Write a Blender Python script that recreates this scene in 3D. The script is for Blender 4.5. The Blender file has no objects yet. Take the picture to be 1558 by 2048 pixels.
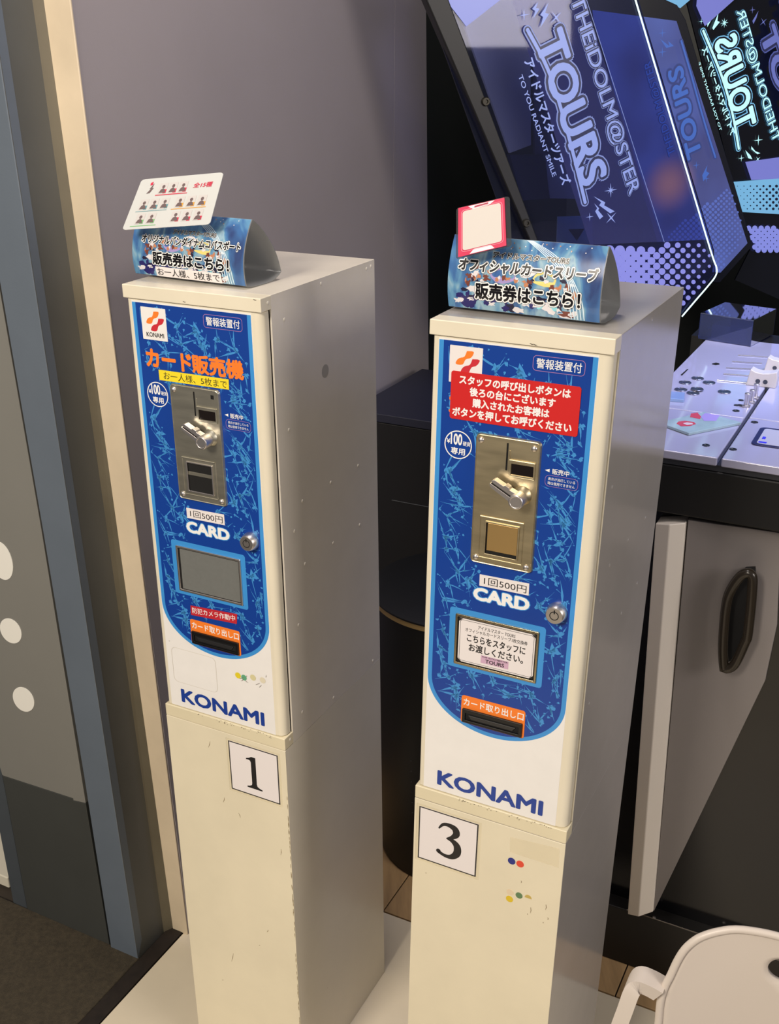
import bpy, math, random
import numpy as np
random.seed(7)
SC = bpy.context.scene
COL = SC.collection
PI = math.pi

# ------------------------------------------------------------------ camera
F, PITCH, ROLL, CAMH = 2197.48, 0.40111, -0.00673, 1.59997      # focal in px of a 1558x2048 frame
fw = np.array([0, math.cos(PITCH), -math.sin(PITCH)])
u0 = np.array([0, math.sin(PITCH), math.cos(PITCH)])
x0_ = np.array([1., 0, 0])
CX = math.cos(ROLL) * x0_ + math.sin(ROLL) * u0
CU = -math.sin(ROLL) * x0_ + math.cos(ROLL) * u0
CP = np.array([0, 0, CAMH])
from mathutils import Matrix, Vector
cam = bpy.data.cameras.new('camera')
cam.sensor_fit = 'VERTICAL'
cam.sensor_height = 24.0
cam.lens = F / 2048 * 24.0
cam.clip_start = 0.05
camo = bpy.data.objects.new('camera', cam)
COL.objects.link(camo)
m = Matrix.Identity(4)
for i in range(3):
    m[i][0], m[i][1], m[i][2], m[i][3] = CX[i], CU[i], -fw[i], CP[i]
camo.matrix_world = m
SC.camera = camo

# ------------------------------------------------------------------ world, lamps, exposure
SC.view_settings.view_transform = 'Standard'
SC.view_settings.look = 'None'
SC.view_settings.gamma = 1
SC.view_settings.use_curve_mapping = False
SC.view_settings.exposure = 0.0
w = bpy.data.worlds.new('world')
SC.world = w
w.use_nodes = True
w.node_tree.nodes['Background'].inputs[0].default_value = (0.78, 0.76, 0.78, 1)
w.node_tree.nodes['Background'].inputs[1].default_value = 0.20


def area(name, loc, target, sx, sy, power, col):
    l = bpy.data.lights.new(name, 'AREA')
    l.shape = 'RECTANGLE'
    l.size, l.size_y = sx, sy
    l.energy = power
    l.color = col
    o = bpy.data.objects.new(name, l)
    COL.objects.link(o)
    o.location = loc
    d = Vector(target) - Vector(loc)
    o.rotation_euler = d.to_track_quat('-Z', 'Y').to_euler()
    return o


area('ceiling_lamp', (-1.5, -0.9, 2.75), (0.0, 1.6, 0.7), 0.8, 0.8, 98, (1.0, 0.89, 0.75))
area('side_fill', (2.2, -0.4, 2.0), (0.0, 1.6, 0.6), 0.9, 0.9, 28, (1.0, 0.91, 0.85))  # unseen fill lamp added to brighten the machine sides and the wall
area('booth_fill', (0.95, 1.75, 2.0), (0.85, 1.95, 1.0), 0.5, 0.25, 4.5, (0.55, 0.62, 1.0))  # added blue lamp, standing in for the lit panels' glow on the deck
bpy.data.objects['booth_fill'].data.spread = 1.6
area('wall_fill', (-0.02, 1.25, 2.62), (-0.42, 1.75, 1.75), 0.35, 0.35, 11, (1.0, 0.90, 0.86))  # unseen lamp added to brighten the near end of the grey wall

# ------------------------------------------------------------------ frames of reference
YAW = -0.47474
CA, SA = math.cos(YAW), math.sin(YAW)
LX, LY = -0.33500, 1.39852         # origin of the shop frame: foot of the first machine


def L(x, y, z):
    return np.array([LX + CA * x - SA * y, LY + SA * x + CA * y, z])


def ray(u, v):
    return CX * (u - 779) / F - CU * (v - 1024) / F + fw


def onplane(u, v, n, p0):
    d = ray(u, v)
    n = np.array(n, float)
    return CP + d * (n @ (np.array(p0, float) - CP)) / (n @ d)


def invL(P):
    dx, dy = P[0] - LX, P[1] - LY
    return (CA * dx + SA * dy, -SA * dx + CA * dy, P[2])


def zL(u, v, z):                   # point of height z, in the shop frame
    return invL(onplane(u, v, (0, 0, 1), (0, 0, z)))


NY = (-SA, CA, 0)
NX = (CA, SA, 0)


def yL(u, v, y):                   # point on the shop plane y = const
    return invL(onplane(u, v, NY, L(0, y, 0)))


def xL(u, v, x):
    return invL(onplane(u, v, NX, L(x, 0, 0)))


# ------------------------------------------------------------------ materials
def lin(c):
    return tuple(((v / 255) / 12.92 if v / 255 <= 0.04045 else ((v / 255 + 0.055) / 1.055) ** 2.4) for v in c) + (1,)


MATS = {}


def mat(name, col, rough=0.5, metal=0.0, var=0.0, scale=20, bump=0.0, bscale=200, spec=0.5, emit=None, es=0, coat=0, aniso=None):
    if name in MATS:
        return MATS[name]
    M = bpy.data.materials.new(name)
    M.use_nodes = True
    nt = M.node_tree
    b = nt.nodes['Principled BSDF']
    b.inputs['Base Color'].default_value = lin(col)
    b.inputs['Roughness'].default_value = rough
    b.inputs['Metallic'].default_value = metal
    b.inputs['Specular IOR Level'].default_value = spec
    b.inputs['Coat Weight'].default_value = coat
    b.inputs['Coat Roughness'].default_value = 0.08
    if emit:
        b.inputs['Emission Color'].default_value = lin(emit)
        b.inputs['Emission Strength'].default_value = es
    tc = nt.nodes.new('ShaderNodeTexCoord')
    if var > 0:
        n = nt.nodes.new('ShaderNodeTexNoise')
        n.inputs['Scale'].default_value = scale
        n.inputs['Detail'].default_value = 6
        n.inputs['Roughness'].default_value = 0.6
        if aniso:
            mp = nt.nodes.new('ShaderNodeMapping')
            mp.inputs['Scale'].default_value = aniso
            nt.links.new(tc.outputs['Object'], mp.inputs[0])
            nt.links.new(mp.outputs[0], n.inputs['Vector'])
        else:
            nt.links.new(tc.outputs['Object'], n.inputs['Vector'])
        r = nt.nodes.new('ShaderNodeValToRGB')
        c = lin(col)
        r.color_ramp.elements[0].position = 0.3
        r.color_ramp.elements[1].position = 0.7
        r.color_ramp.elements[0].color = tuple(v * (1 - var) for v in c[:3]) + (1,)
        r.color_ramp.elements[1].color = tuple(min(1, v * (1 + var)) for v in c[:3]) + (1,)
        nt.links.new(n.outputs['Fac'], r.inputs[0])
        nt.links.new(r.outputs[0], b.inputs['Base Color'])
        rr = nt.nodes.new('ShaderNodeMapRange')
        rr.inputs['To Min'].default_value = max(0, rough - 0.06)
        rr.inputs['To Max'].default_value = min(1, rough + 0.06)
        nt.links.new(n.outputs['Fac'], rr.inputs['Value'])
        nt.links.new(rr.outputs[0], b.inputs['Roughness'])
    if bump > 0:
        n2 = nt.nodes.new('ShaderNodeTexNoise')
        n2.inputs['Scale'].default_value = bscale
        n2.inputs['Detail'].default_value = 4
        nt.links.new(tc.outputs['Object'], n2.inputs['Vector'])
        bp = nt.nodes.new('ShaderNodeBump')
        bp.inputs['Strength'].default_value = bump
        bp.inputs['Distance'].default_value = 0.002
        nt.links.new(n2.outputs['Fac'], bp.inputs['Height'])
        nt.links.new(bp.outputs[0], b.inputs['Normal'])
    MATS[name] = M
    return M


def clear(name, tint, opacity, gloss=0.12, rough=0.05, body=(200, 205, 215), backlit=False):
    if name in MATS:
        return MATS[name]
    M = bpy.data.materials.new(name)
    M.use_nodes = True
    nt = M.node_tree
    nt.nodes.remove(nt.nodes['Principled BSDF'])
    out = nt.nodes['Material Output']
    tr = nt.nodes.new('ShaderNodeBsdfTransparent')
    tr.inputs[0].default_value = lin(tint)
    df = nt.nodes.new('ShaderNodeBsdfDiffuse')
    df.inputs[0].default_value = lin(body)
    tl = nt.nodes.new('ShaderNodeBsdfTranslucent')
    tl.inputs[0].default_value = lin(body)
    mx0 = nt.nodes.new('ShaderNodeMixShader')
    mx0.inputs[0].default_value = 0.5
    nt.links.new(df.outputs[0], mx0.inputs[1])
    nt.links.new(tl.outputs[0], mx0.inputs[2])
    mx = nt.nodes.new('ShaderNodeMixShader')
    mx.inputs[0].default_value = opacity
    nt.links.new(tr.outputs[0], mx.inputs[1])
    nt.links.new(mx0.outputs[0], mx.inputs[2])
    gl = nt.nodes.new('ShaderNodeBsdfGlossy')
    gl.inputs['Roughness'].default_value = rough
    fr = nt.nodes.new('ShaderNodeFresnel')
    fr.inputs[0].default_value = 1.0 + gloss * 4
    mx2 = nt.nodes.new('ShaderNodeMixShader')
    nt.links.new(fr.outputs[0], mx2.inputs[0])
    nt.links.new(mx.outputs[0], mx2.inputs[1])
    nt.links.new(gl.outputs[0], mx2.inputs[2])
    nt.links.new(mx2.outputs[0], out.inputs[0])
    MATS[name] = M
    return M


def glow(name, col, s):
    if name in MATS:
        return MATS[name]
    M = bpy.data.materials.new(name)
    M.use_nodes = True
    b = M.node_tree.nodes['Principled BSDF']
    b.inputs['Base Color'].default_value = lin((30, 32, 50))
    b.inputs['Roughness'].default_value = 0.3
    b.inputs['Emission Color'].default_value = lin(col)
    b.inputs['Emission Strength'].default_value = s
    MATS[name] = M
    return M


CREAM = mat('cream_enamel', (226, 218, 197), 0.33, var=0.045, scale=9, bump=0.05, bscale=900)
CREAM2 = mat('yellowed_enamel', (222, 212, 182), 0.36, var=0.06, scale=7, bump=0.05, bscale=800)
PEDE = mat('pedestal_enamel', (226, 217, 192), 0.38, var=0.05, scale=6, bump=0.04, bscale=800)
SHELL = mat('shell_enamel', (226, 219, 206), 0.22, var=0.03, scale=12, bump=0.10, bscale=1400)
SHELL3 = mat('glossy_shaded_enamel', (172, 167, 162), 0.14, var=0.03, scale=12, bump=0.03, bscale=900)  # same cream enamel as SHELL, darkened to carry the shade of the side
BLACK = mat('black_plastic', (14, 14, 16), 0.35)
GAP = mat('dark_gap', (6, 6, 7), 0.8)
WHITE = mat('white_vinyl', (236, 234, 232), 0.35, var=0.02, scale=30)
PAPER = mat('white_paper', (232, 226, 226), 0.6)
LBLUE = mat('light_blue_print', (62, 146, 218), 0.3)
DBLUE = mat('deep_blue_print', (18, 62, 150), 0.27)
SPLAT = mat('splatter_blue_print', (66, 144, 212), 0.3)
TWHITE = mat('white_print', (240, 240, 240), 0.4)
NAVY = mat('navy_print', (28, 62, 150), 0.35)
INK = mat('black_ink', (24, 22, 24), 0.5)
ORANGE = mat('orange_print', (244, 128, 44), 0.4)
LRED = mat('logo_red', (200, 44, 56), 0.4)
RED = mat('red_label', (204, 38, 38), 0.33)
CRED = mat('crimson_label', (190, 40, 52), 0.4)
YEL = mat('yellow_tape', (240, 218, 44), 0.45)
PINK = mat('pink_line', (170, 120, 170), 0.4)
STEEL = mat('brushed_steel', (196, 192, 176), 0.42, metal=1.0, var=0.10, scale=14, aniso=(1, 1, 6))
STEEL3 = mat('warm_brushed_steel', (206, 192, 158), 0.40, metal=1.0, var=0.14, scale=12, aniso=(1, 1, 5))
CHROME = mat('cast_chrome', (222, 216, 212), 0.36, metal=1.0)
SCREENG = mat('grey_window_panel', (112, 114, 112), 0.3, var=0.04, scale=200)


# ------------------------------------------------------------------ mesh helpers
class MB:
    def __init__(s):
        s.v, s.f = [], []

    def add(s, vs, fs):
        b = len(s.v)
        s.v += [tuple(map(float, p)) for p in vs]
        s.f += [tuple(b + i for i in f) for f in fs]
        return s

    def box(s, x0, x1, y0, y1, z0, z1):
        vs = [(x, y, z) for z in (z0, z1) for y in (y0, y1) for x in (x0, x1)]
        return s.add(vs, [(0, 2, 3, 1), (4, 5, 7, 6), (0, 1, 5, 4), (2, 6, 7, 3), (0, 4, 6, 2), (1, 3, 7, 5)])

    def prism(s, pts, fn, d0, d1):
        """pts: 2d outline, counter clockwise seen from the -d side; fn(a, b, d) -> xyz"""
        n = len(pts)
        vs = [fn(a, b, d0) for a, b in pts] + [fn(a, b, d1) for a, b in pts]
        fs = [tuple(range(n)), tuple(reversed(range(n, 2 * n)))] + [(i, n + i, n + (i + 1) % n, (i + 1) % n) for i in range(n)]
        return s.add(vs, fs)

    def flat(s, pts, fn, d):
        return s.add([fn(a, b, d) for a, b in pts], [tuple(range(len(pts)))])

    def frame(s, outer, inner, fn, d0, d1):
        """ring between two outlines of the same point count"""
        n = len(outer)
        vs = [fn(a, b, d0) for a, b in outer] + [fn(a, b, d0) for a, b in inner] + [fn(a, b, d1) for a, b in outer] + [fn(a, b, d1) for a, b in inner]
        fs = []
        for i in range(n):
            j = (i + 1) % n
            fs += [(i, j, n + j, n + i), (i, 2 * n + i, 2 * n + j, j), (n + i, n + j, 3 * n + j, 3 * n + i), (2 * n + i, 3 * n + i, 3 * n + j, 2 * n + j)]
        return s.add(vs, fs)

    def ringflat(s, outer, inner, fn, d):
        n = len(outer)
        vs = [fn(a, b, d) for a, b in outer] + [fn(a, b, d) for a, b in inner]
        return s.add(vs, [(i, (i + 1) % n, n + (i + 1) % n, n + i) for i in range(n)])

    def lathe(s, prof, c, ax, ux, vx, n=28, caps=True):
        """prof: (radius, along) pairs round axis ax through c"""
        c, ax, ux, vx = [np.array(q, float) for q in (c, ax, ux, vx)]
        vs = []
        for r, t in prof:
            for k in range(n):
                a = 2 * PI * k / n
                vs.append(c + ax * t + (ux * math.cos(a) + vx * math.sin(a)) * r)
        fs = []
        for i in range(len(prof) - 1):
            for k in range(n):
                k2 = (k + 1) % n
                fs.append((i * n + k, i * n + k2, (i + 1) * n + k2, (i + 1) * n + k))
        if caps:
            fs.append(tuple(reversed(range(n))))
            fs.append(tuple(range((len(prof) - 1) * n, len(prof) * n)))
        return s.add(vs, fs)

    def tube(s, pts, r, n=12, close=False):
        pts = [np.array(p, float) for p in pts]
        m_ = len(pts)
        vs = []
        for i, p in enumerate(pts):
            if close:
                t = pts[(i + 1) % m_] - pts[i - 1]
            else:
                t = pts[min(i + 1, m_ - 1)] - pts[max(i - 1, 0)]
            t = t / np.linalg.norm(t)
            if i == 0:
                a = np.array([0, 0, 1.]) if abs(t[2]) < 0.9 else np.array([1., 0, 0])
                e1 = np.cross(t, a)
            else:
                e1 = e1 - t * (e1 @ t)
            e1 = e1 / np.linalg.norm(e1)
            e2 = np.cross(t, e1)
            rr = r[i] if isinstance(r, (list, tuple)) else r
            for k in range(n):
                q = 2 * PI * k / n
                vs.append(p + (e1 * math.cos(q) + e2 * math.sin(q)) * rr)
        fs = []
        for i in range(m_ if close else m_ - 1):
            i2 = (i + 1) % m_
            for k in range(n):
                k2 = (k + 1) % n
                fs.append((i * n + k, i2 * n + k, i2 * n + k2, i * n + k2))
        if not close:
            fs.append(tuple(range(n)))
            fs.append(tuple(reversed(range((m_ - 1) * n, m_ * n))))
        return s.add(vs, fs)

    def build(s, name, material, parent=None, T=None, bevel=0, seg=2, smooth=False, label=None, kind=None, solid=0):
        me = bpy.data.meshes.new(name)
        vs = [tuple(T(p)) for p in s.v] if T else s.v
        me.from_pydata(vs, [], s.f)
        me.materials.append(material)
        me.validate()
        me.update()
        o = bpy.data.objects.new(name, me)
        COL.objects.link(o)
        if parent is not None:
            o.parent = parent
        if solid:
            md = o.modifiers.new('solid', 'SOLIDIFY')
            md.thickness = solid
            md.offset = 0
        if bevel:
            md = o.modifiers.new('bevel', 'BEVEL')
            md.width = bevel
            md.segments = seg
            md.limit_method = 'ANGLE'
            md.angle_limit = 0.6
            md.harden_normals = True
        if smooth:
            for p in me.polygons:
                p.use_smooth = True
            me.set_sharp_from_angle(angle=0.7)
        if label:
            o['label'] = label
        if kind:
            o['kind'] = kind
        return o


def tag(o, label=None, cat=None, group=None, kind=None):
    if label: o['label'] = label
    if cat: o['category'] = cat
    if group: o['group'] = group
    if kind: o['kind'] = kind
    return o


def empty(name, loc, rz=0):
    o = bpy.data.objects.new(name, None)
    o.empty_display_size = 0.05
    COL.objects.link(o)
    o.location = tuple(map(float, loc))
    o.rotation_euler = (0, 0, rz)
    return o


def rrect(x0, x1, z0, z1, r, n=5):
    pts = []
    for cx, cz, a0 in ((x1 - r, z0 + r, -90), (x1 - r, z1 - r, 0), (x0 + r, z1 - r, 90), (x0 + r, z0 + r, 180)):
        for k in range(n + 1):
            a = math.radians(a0 + 90 * k / n)
            pts.append((cx + r * math.cos(a), cz + r * math.sin(a)))
    return pts


def circ(cx, cz, r, n=32):
    return [(cx + r * math.cos(2 * PI * k / n), cz + r * math.sin(2 * PI * k / n)) for k in range(n)]


_txt = {}


def glyphs(s, bold=0.0, res=3):
    key = (s, bold, res)
    if key not in _txt:
        c = bpy.data.curves.new('t', 'FONT')
        c.body = s
        c.offset = bold
        c.resolution_u = res
        o = bpy.data.objects.new('t', c)
        COL.objects.link(o)
        bpy.context.view_layer.update()
        me = bpy.data.meshes.new_from_object(o)
        vs = np.array([tuple(v.co)[:2] for v in me.vertices])
        fs = [tuple(p.vertices) for p in me.polygons]
        bpy.data.objects.remove(o)
        bpy.data.curves.remove(c)
        bpy.data.meshes.remove(me)
        _txt[key] = (vs, fs)
    return _txt[key]


def text(mb, s, x0, x1, z0, z1, fn, d, bold=0.0, slant=0.0, ref=None, res=3, out=-1):
    """fit the text's box to x0..x1, z0..z1 (box of the plain-weight text, so that halos line up)"""
    rb = ref if ref is not None else bold
    vs, fs = glyphs(s, 0.0, res)
    mn, mx = vs.min(0) - max(rb, 0), vs.max(0) + max(rb, 0)
    sx, sz = (x1 - x0) / (mx[0] - mn[0]), (z1 - z0) / (mx[1] - mn[1])
    # weight is built up from copies of the glyphs shifted round a small circle
    if bold <= 0:
        shifts = [(0, 0)]
    else:
        n = 8 if bold < 0.05 else 14
        shifts = [(bold * math.cos(2 * PI * k / n), bold * math.sin(2 * PI * k / n)) for k in range(n)]
        if bold > 0.05:
            shifts += [(bold * 0.5 * math.cos(2 * PI * k / 6), bold * 0.5 * math.sin(2 * PI * k / 6)) for k in range(6)]
        shifts.append((0, 0))
    for i, (ox, oz) in enumerate(shifts):
        pts = []
        for a, b in vs:
            z = z0 + (b + oz - mn[1]) * sz
            x = x0 + (a + ox - mn[0]) * sx + slant * (z - z0)
            pts.append(fn(x, z, d + out * 6e-5 * i / len(shifts)))
        mb.add(pts, fs)
    return mb


def ribbon(mb, pts, fn, d, cap=True):
    """variable width stroke: (x, z, halfwidth)"""
    P = [np.array(p[:2], float) for p in pts]
    Lf, Rt = [], []
    for i in range(len(P)):
        t = P[min(i + 1, len(P) - 1)] - P[max(i - 1, 0)]
        t = t / (np.linalg.norm(t) + 1e-9)
        n = np.array([-t[1], t[0]]) * pts[i][2]
        Lf.append(P[i] + n)
        Rt.append(P[i] - n)
    n = len(P)
    mb.add([fn(*p, d) for p in Lf] + [fn(*p, d) for p in Rt], [(i, n + i, n + i + 1, i + 1) for i in range(n - 1)])
    if cap:
        for i in (0, n - 1):
            if pts[i][2] > 0:
                mb.flat(circ(P[i][0], P[i][1], pts[i][2], 14), fn, d)


def smooth_path(pts, k=8):
    out = []
    P = [np.array(p, float) for p in pts]
    for i in range(len(P) - 1):
        p0, p1, p2, p3 = P[max(i - 1, 0)], P[i], P[i + 1], P[min(i + 2, len(P) - 1)]
        for j in range(k):
            t = j / k
            out.append(0.5 * ((2 * p1) + (-p0 + p2) * t + (2 * p0 - 5 * p1 + 4 * p2 - p3) * t * t + (-p0 + 3 * p1 - 3 * p2 + p3) * t ** 3))
    out.append(P[-1])
    return out


# ------------------------------------------------------------------ the setting
def Lw(p):
    return L(*p)


FLOORW = mat('white_floor_sheet', (226, 214, 190), 0.45, var=0.05, scale=4, bump=0.05, bscale=60)
WOOD = mat('brown_floor_plank', (178, 146, 104), 0.5, var=0.22, scale=5, aniso=(8, 1, 1), bump=0.1, bscale=90)
MATM = mat('dark_olive_carpet', (68, 60, 46), 0.95, var=0.3, scale=120, bump=0.9, bscale=900)
MATE = mat('black_rubber_edge', (34, 26, 20), 0.7, var=0.3, scale=60)

MB().box(-2.2, 3.0, -2.5, 3.5, -0.06, -0.006).build('floor', mat('floor_base', (60, 52, 44), 0.8), T=Lw, kind='structure')
flo = bpy.data.objects['floor']
for x0, x1 in ((-0.188, 0.305), (0.309, 1.4)):
    MB().box(x0, x1, -1.6, 0.428, -0.006, 0).build('floor_sheet', FLOORW, flo, T=Lw, bevel=0.001)
xs = [-0.18, -0.02, 0.135, 0.29, 0.452, 0.612, 0.770, 0.93, 1.09, 1.25, 1.41]
for a, b in zip(xs[:-1], xs[1:]):
    MB().box(a + 0.0012, b - 0.0012, 0.432, 1.6, -0.006, -0.0005).build('floor_plank', WOOD, flo, T=Lw, bevel=0.001)
# carpet mat at the left with its rubber edge
mt = MB().box(-1.9, -0.222, -1.8, 0.112, -0.006, 0.004).build('carpet_mat', MATM, T=Lw, bevel=0.003)
tag(mt, 'dark olive carpet on the floor at the left beside the pillar', 'carpet')
MB().box(-0.222, -0.190, -1.8, 0.30, -0.006, 0.002).build('rubber_edge', MATE, mt, T=Lw, bevel=0.001)

# grey wall along the depth of the shop
WALLG = mat('mauve_grey_laminate', (156, 149, 152), 0.40, var=0.04, scale=2.5, bump=0.06, bscale=500)
wx = -0.176
qn = yL(143, 0, 0.205)
lean = (qn[0] - wx) / qn[2]
nW = np.cross(L(wx, 1, 0) - L(wx, 0, 0), L(wx + lean, 0, 1) - L(wx, 0, 0))


def onW(u, v):
    q = invL(onplane(u, v, nW, L(wx, 0.205, 0)))
    return q[1], q[2]


def wallT(off):
    return lambda a, b, d: L(wx + lean * b - d - off, a, b)


fa, fb_ = onW(857, 709), onW(852, 0)
def far(z):
    return fa[0] + (fb_[0] - fa[0]) * (z - fa[1]) / (fb_[1] - fa[1])
sa_, sb_ = onW(784, 740), onW(790, 0)
def seam(z):
    return sa_[0] + (sb_[0] - sa_[0]) * (z - sa_[1]) / (sb_[1] - sa_[1])
wl = MB().prism([(0.205, 0), (seam(0) - 0.0008, 0), (seam(2.5) - 0.0008, 2.5), (0.205, 2.5)], wallT(0), 0.0, 0.05).build('wall_left', WALLG, kind='structure')
MB().prism([(seam(0) + 0.0008, 0), (far(0), 0), (far(2.5), 2.5), (seam(2.5) + 0.0008, 2.5)], wallT(0), 0.0, 0.05).build('wall_panel', WALLG, wl)
# cream corner post: leaning edges measured on its own front plane
TRIM = mat('aged_cream_post', (214, 198, 172), 0.4, var=0.10, scale=5, bump=0.15, bscale=30)
yt = 0.205
tl0, tr0 = yL(348, 1853, yt), yL(378, 1870, yt)
tl1, tr1 = yL(82, -60, yt), yL(137, -60, yt)


def fL(a, b, d):
    return L(a, d, b)


mb = MB().prism([(tl0[0], 0.0), (tr0[0], 0.0), (tr1[0], tr1[2]), (tl1[0], tl1[2])], fL, yt - 0.0045, yt - 0.0005)
mb.build('trim_1', TRIM, bevel=0.0015, kind='structure')
# pillar: dark side with an olive strip, blue grey front
PSIDE = mat('dark_grey_paint', (84, 86, 84), 0.5, var=0.12, scale=4, bump=0.08, bscale=200)
PFRONT = mat('blue_grey_paint', (96, 106, 118), 0.5, var=0.05, scale=6, bump=0.06, bscale=300)
POLIVE = mat('olive_putty', (104, 98, 82), 0.6, var=0.15, scale=6)
PANEL = mat('grey_laminate', (126, 125, 120), 0.45, var=0.03, scale=3, bump=0.05, bscale=400)
PDARK = mat('charcoal_laminate', (62, 64, 62), 0.5, var=0.05, scale=8)
y0 = 0.106
def pf(u, v):
    q = yL(u, v, y0)
    return (q[0], max(0.0, q[2]))
c0 = pf(275.6, 1918); c1 = pf(-28, -60)
l0 = pf(222, 1899); l1 = pf(-105, -60)
pc = empty('wall_pillar', L(c0[0], y0, 0)); pc['kind'] = 'structure'
Lrel = None


def rel(root):
    r = np.array(root.location)
    def T(p):
        return np.array(p) - r
    return T


mb = MB().prism([(l0[0], 0), (c0[0], 0), (c1[0], c1[1]), (l1[0], l1[1]), pf(0, 570), pf(85, 1060), pf(167, 1550)], fL, y0, y0 + 0.02)
mb.build('front_board', PFRONT, pc, T=rel(pc), bevel=0.002)
# side face of the pillar runs back to the cream post
def sidepoly(us, x_shift=0):
    pass
yb = 0.203
sb0 = yL(348, 1855, yb); sb1 = yL(84, -60, yb)
om0 = yL(328, 1868, 0.185); om1 = yL(56, -60, 0.185)
A0, A1 = L(c0[0], y0 + 0.001, 0), L(c1[0], y0 + 0.001, c1[1])
B0, B1 = L(om0[0], 0.185, 0), L(om1[0], 0.185, om1[2])
C0, C1 = L(sb0[0] - 0.001, yb, 0), L(sb1[0] - 0.001, yb, sb1[2])
bk = np.array([-SA * 0, 0, 0])
def slab(P, name, material, parent, thick=0.02):
    P = [np.array(p) for p in P]
    n = np.cross(P[1] - P[0], P[3] - P[0]); n /= np.linalg.norm(n)
    q = [p - n * thick for p in P]
    return MB().add(P + q, [(0, 1, 2, 3), (7, 6, 5, 4), (0, 4, 5, 1), (1, 5, 6, 2), (2, 6, 7, 3), (3, 7, 4, 0)]).build(name, material, parent, T=rel(parent) if parent else None)
slab([A0, B0, B1, A1], 'side_board', PSIDE, pc)
slab([B0, C0, C1, B1], 'putty_strip', POLIVE, pc)
# grey panel with white ovals left of the pillar
wf = empty('wall_front', L(-0.5, y0 + 0.004, 0)); wf['kind'] = 'structure'
yp = y0 + 0.004
def pq(u, v):
    q = yL(u, v, yp)
    return (q[0], max(0.0, q[2]))
r0 = pq(221, 1898); r1 = pq(-106, -60)
b1 = pq(172.4, 1607); bl = pq(4.5, 1551); s0 = pq(57.5, 1834); s1 = pq(4.5, 1551)
gapw = 0.0016
mb = MB().prism([(s1[0], s1[1]), (pq(146, 1597)[0], pq(146, 1597)[1]), (pq(146.5, 1601)[0], pq(146.5, 1601)[1]), (b1[0] - gapw, b1[1]), (pq(84, 1060)[0] - gapw, pq(84, 1060)[1]), (pq(-1, 570)[0] - gapw, pq(-1, 570)[1]), (r1[0] - gapw, r1[1]), (r1[0] - 0.4, r1[1]), (s1[0] - 0.1, s1[1] + 0.6)], fL, yp, yp + 0.02)
mb.build('grey_panel', PANEL, wf, T=rel(wf), bevel=0.001)
mb = MB().prism([(s0[0], 0), (r0[0] - gapw, 0), (b1[0] - gapw, b1[1] - 0.0006), (pq(146.5, 1601.5)[0], pq(146.5, 1601.5)[1]), (pq(146, 1597.5)[0], pq(146, 1597.5)[1]), (s1[0], s1[1] - 0.0006)], fL, yp, yp + 0.02)
mb.build('charcoal_panel', PDARK, wf, T=rel(wf), bevel=0.001)
s2 = pq(28, 1822)
mb = MB().prism([(s2[0], 0), (s0[0] - 0.003, 0), (s1[0] - 0.003, s1[1]), (s1[0] - 0.003, s1[1] + 0.6), (s1[0] - 0.045, s1[1] + 0.6), (s1[0] - 0.04, s1[1])], fL, yp + 0.002, yp + 0.03)
mb.build('edge_post', mat('slate_edge', (70, 76, 82), 0.5, var=0.05), wf, T=rel(wf), bevel=0.001)
MB().prism([pq(205, 1897), pq(240, 1897), pq(-80, -60), pq(-130, -60)], fL, y0 + 0.021, y0 + 0.03).build('backing', GAP, wf, T=rel(wf))
OV = mat('white_oval_print', (236, 234, 226), 0.5)
for (cx, cy, ax, ay, t) in ((3, 1121, 21, 40, -18), (22, 1261.5, 19, 27, -32), (47.5, 1398.5, 19, 26.5, -32)):
    pts = []
    for k in range(36):
        a = 2 * PI * k / 36
        x, y = ax * math.cos(a), ay * math.sin(a)
        tt = math.radians(t)
        pts.append(pq(cx + x * math.cos(tt) - y * math.sin(tt), cy + x * math.sin(tt) + y * math.cos(tt)))
    MB().prism(pts[::-1], fL, yp - 0.0008, yp + 0.001).build('oval_print', OV, wf, T=rel(wf))
# pale box standing beyond the grey panel, far left edge of the frame
q = zL(20, 1778, 0)
wb = MB().box(q[0] - 0.30, q[0] - 0.002, q[1] + 0.0, q[1] + 0.3, 0.0, 0.028).build('white_plinth', mat('pale_plinth', (225, 218, 200), 0.5), T=Lw, bevel=0.003)
tag(wb, 'low pale plinth peeking out on the floor at the far left edge', 'plinth')

# dark rear wall of the booth, closing the view
MB().box(-0.35, 3.2, 3.2, 3.25, 0, 2.8).build('wall_back', mat('dark_rear_wall', (20, 21, 26), 0.7), T=Lw, kind='structure')


# ------------------------------------------------------------------ vending machines
W, D = 0.210, 0.29142
Z0, Z1, Z2, Z3, G = 0.67886, 0.69908, 1.30618, 1.32363, 0.02232
MACH = [dict(x=-0.33500, y=1.39852, a=-0.47474, lx=-0.003598, ly=0.000289),
        dict(x=0.01590, y=1.20239, a=-0.47734, lx=0.022345, ly=0.005381)]


def ublue(inset):
    """outline of the blue field, arch at the bottom; mm"""
    x0, x1 = 11.6 + inset, 193.0 - inset
    zt, zs = 1301.6 - (inset * 0), 872.0
    cx, a, b = (x0 + x1) / 2, (x1 - x0) / 2, 68.0 - inset
    pts = [(x1, zs), (x1, zt), (x0, zt), (x0, zs)]
    for k in range(1, 36):
        t = PI + PI * k / 36
        pts.append((cx + a * math.cos(t), zs + b * math.sin(t)))
    return pts


def inside(x, z, inset=6.5):
    if not (12 + inset < x < 193 - inset and z < 1300):
        return False
    if z > 872:
        return True
    return ((x - 102.3) / (90.7 - inset)) ** 2 + ((z - 872) / (68 - inset)) ** 2 < 1


SPL = None


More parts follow.
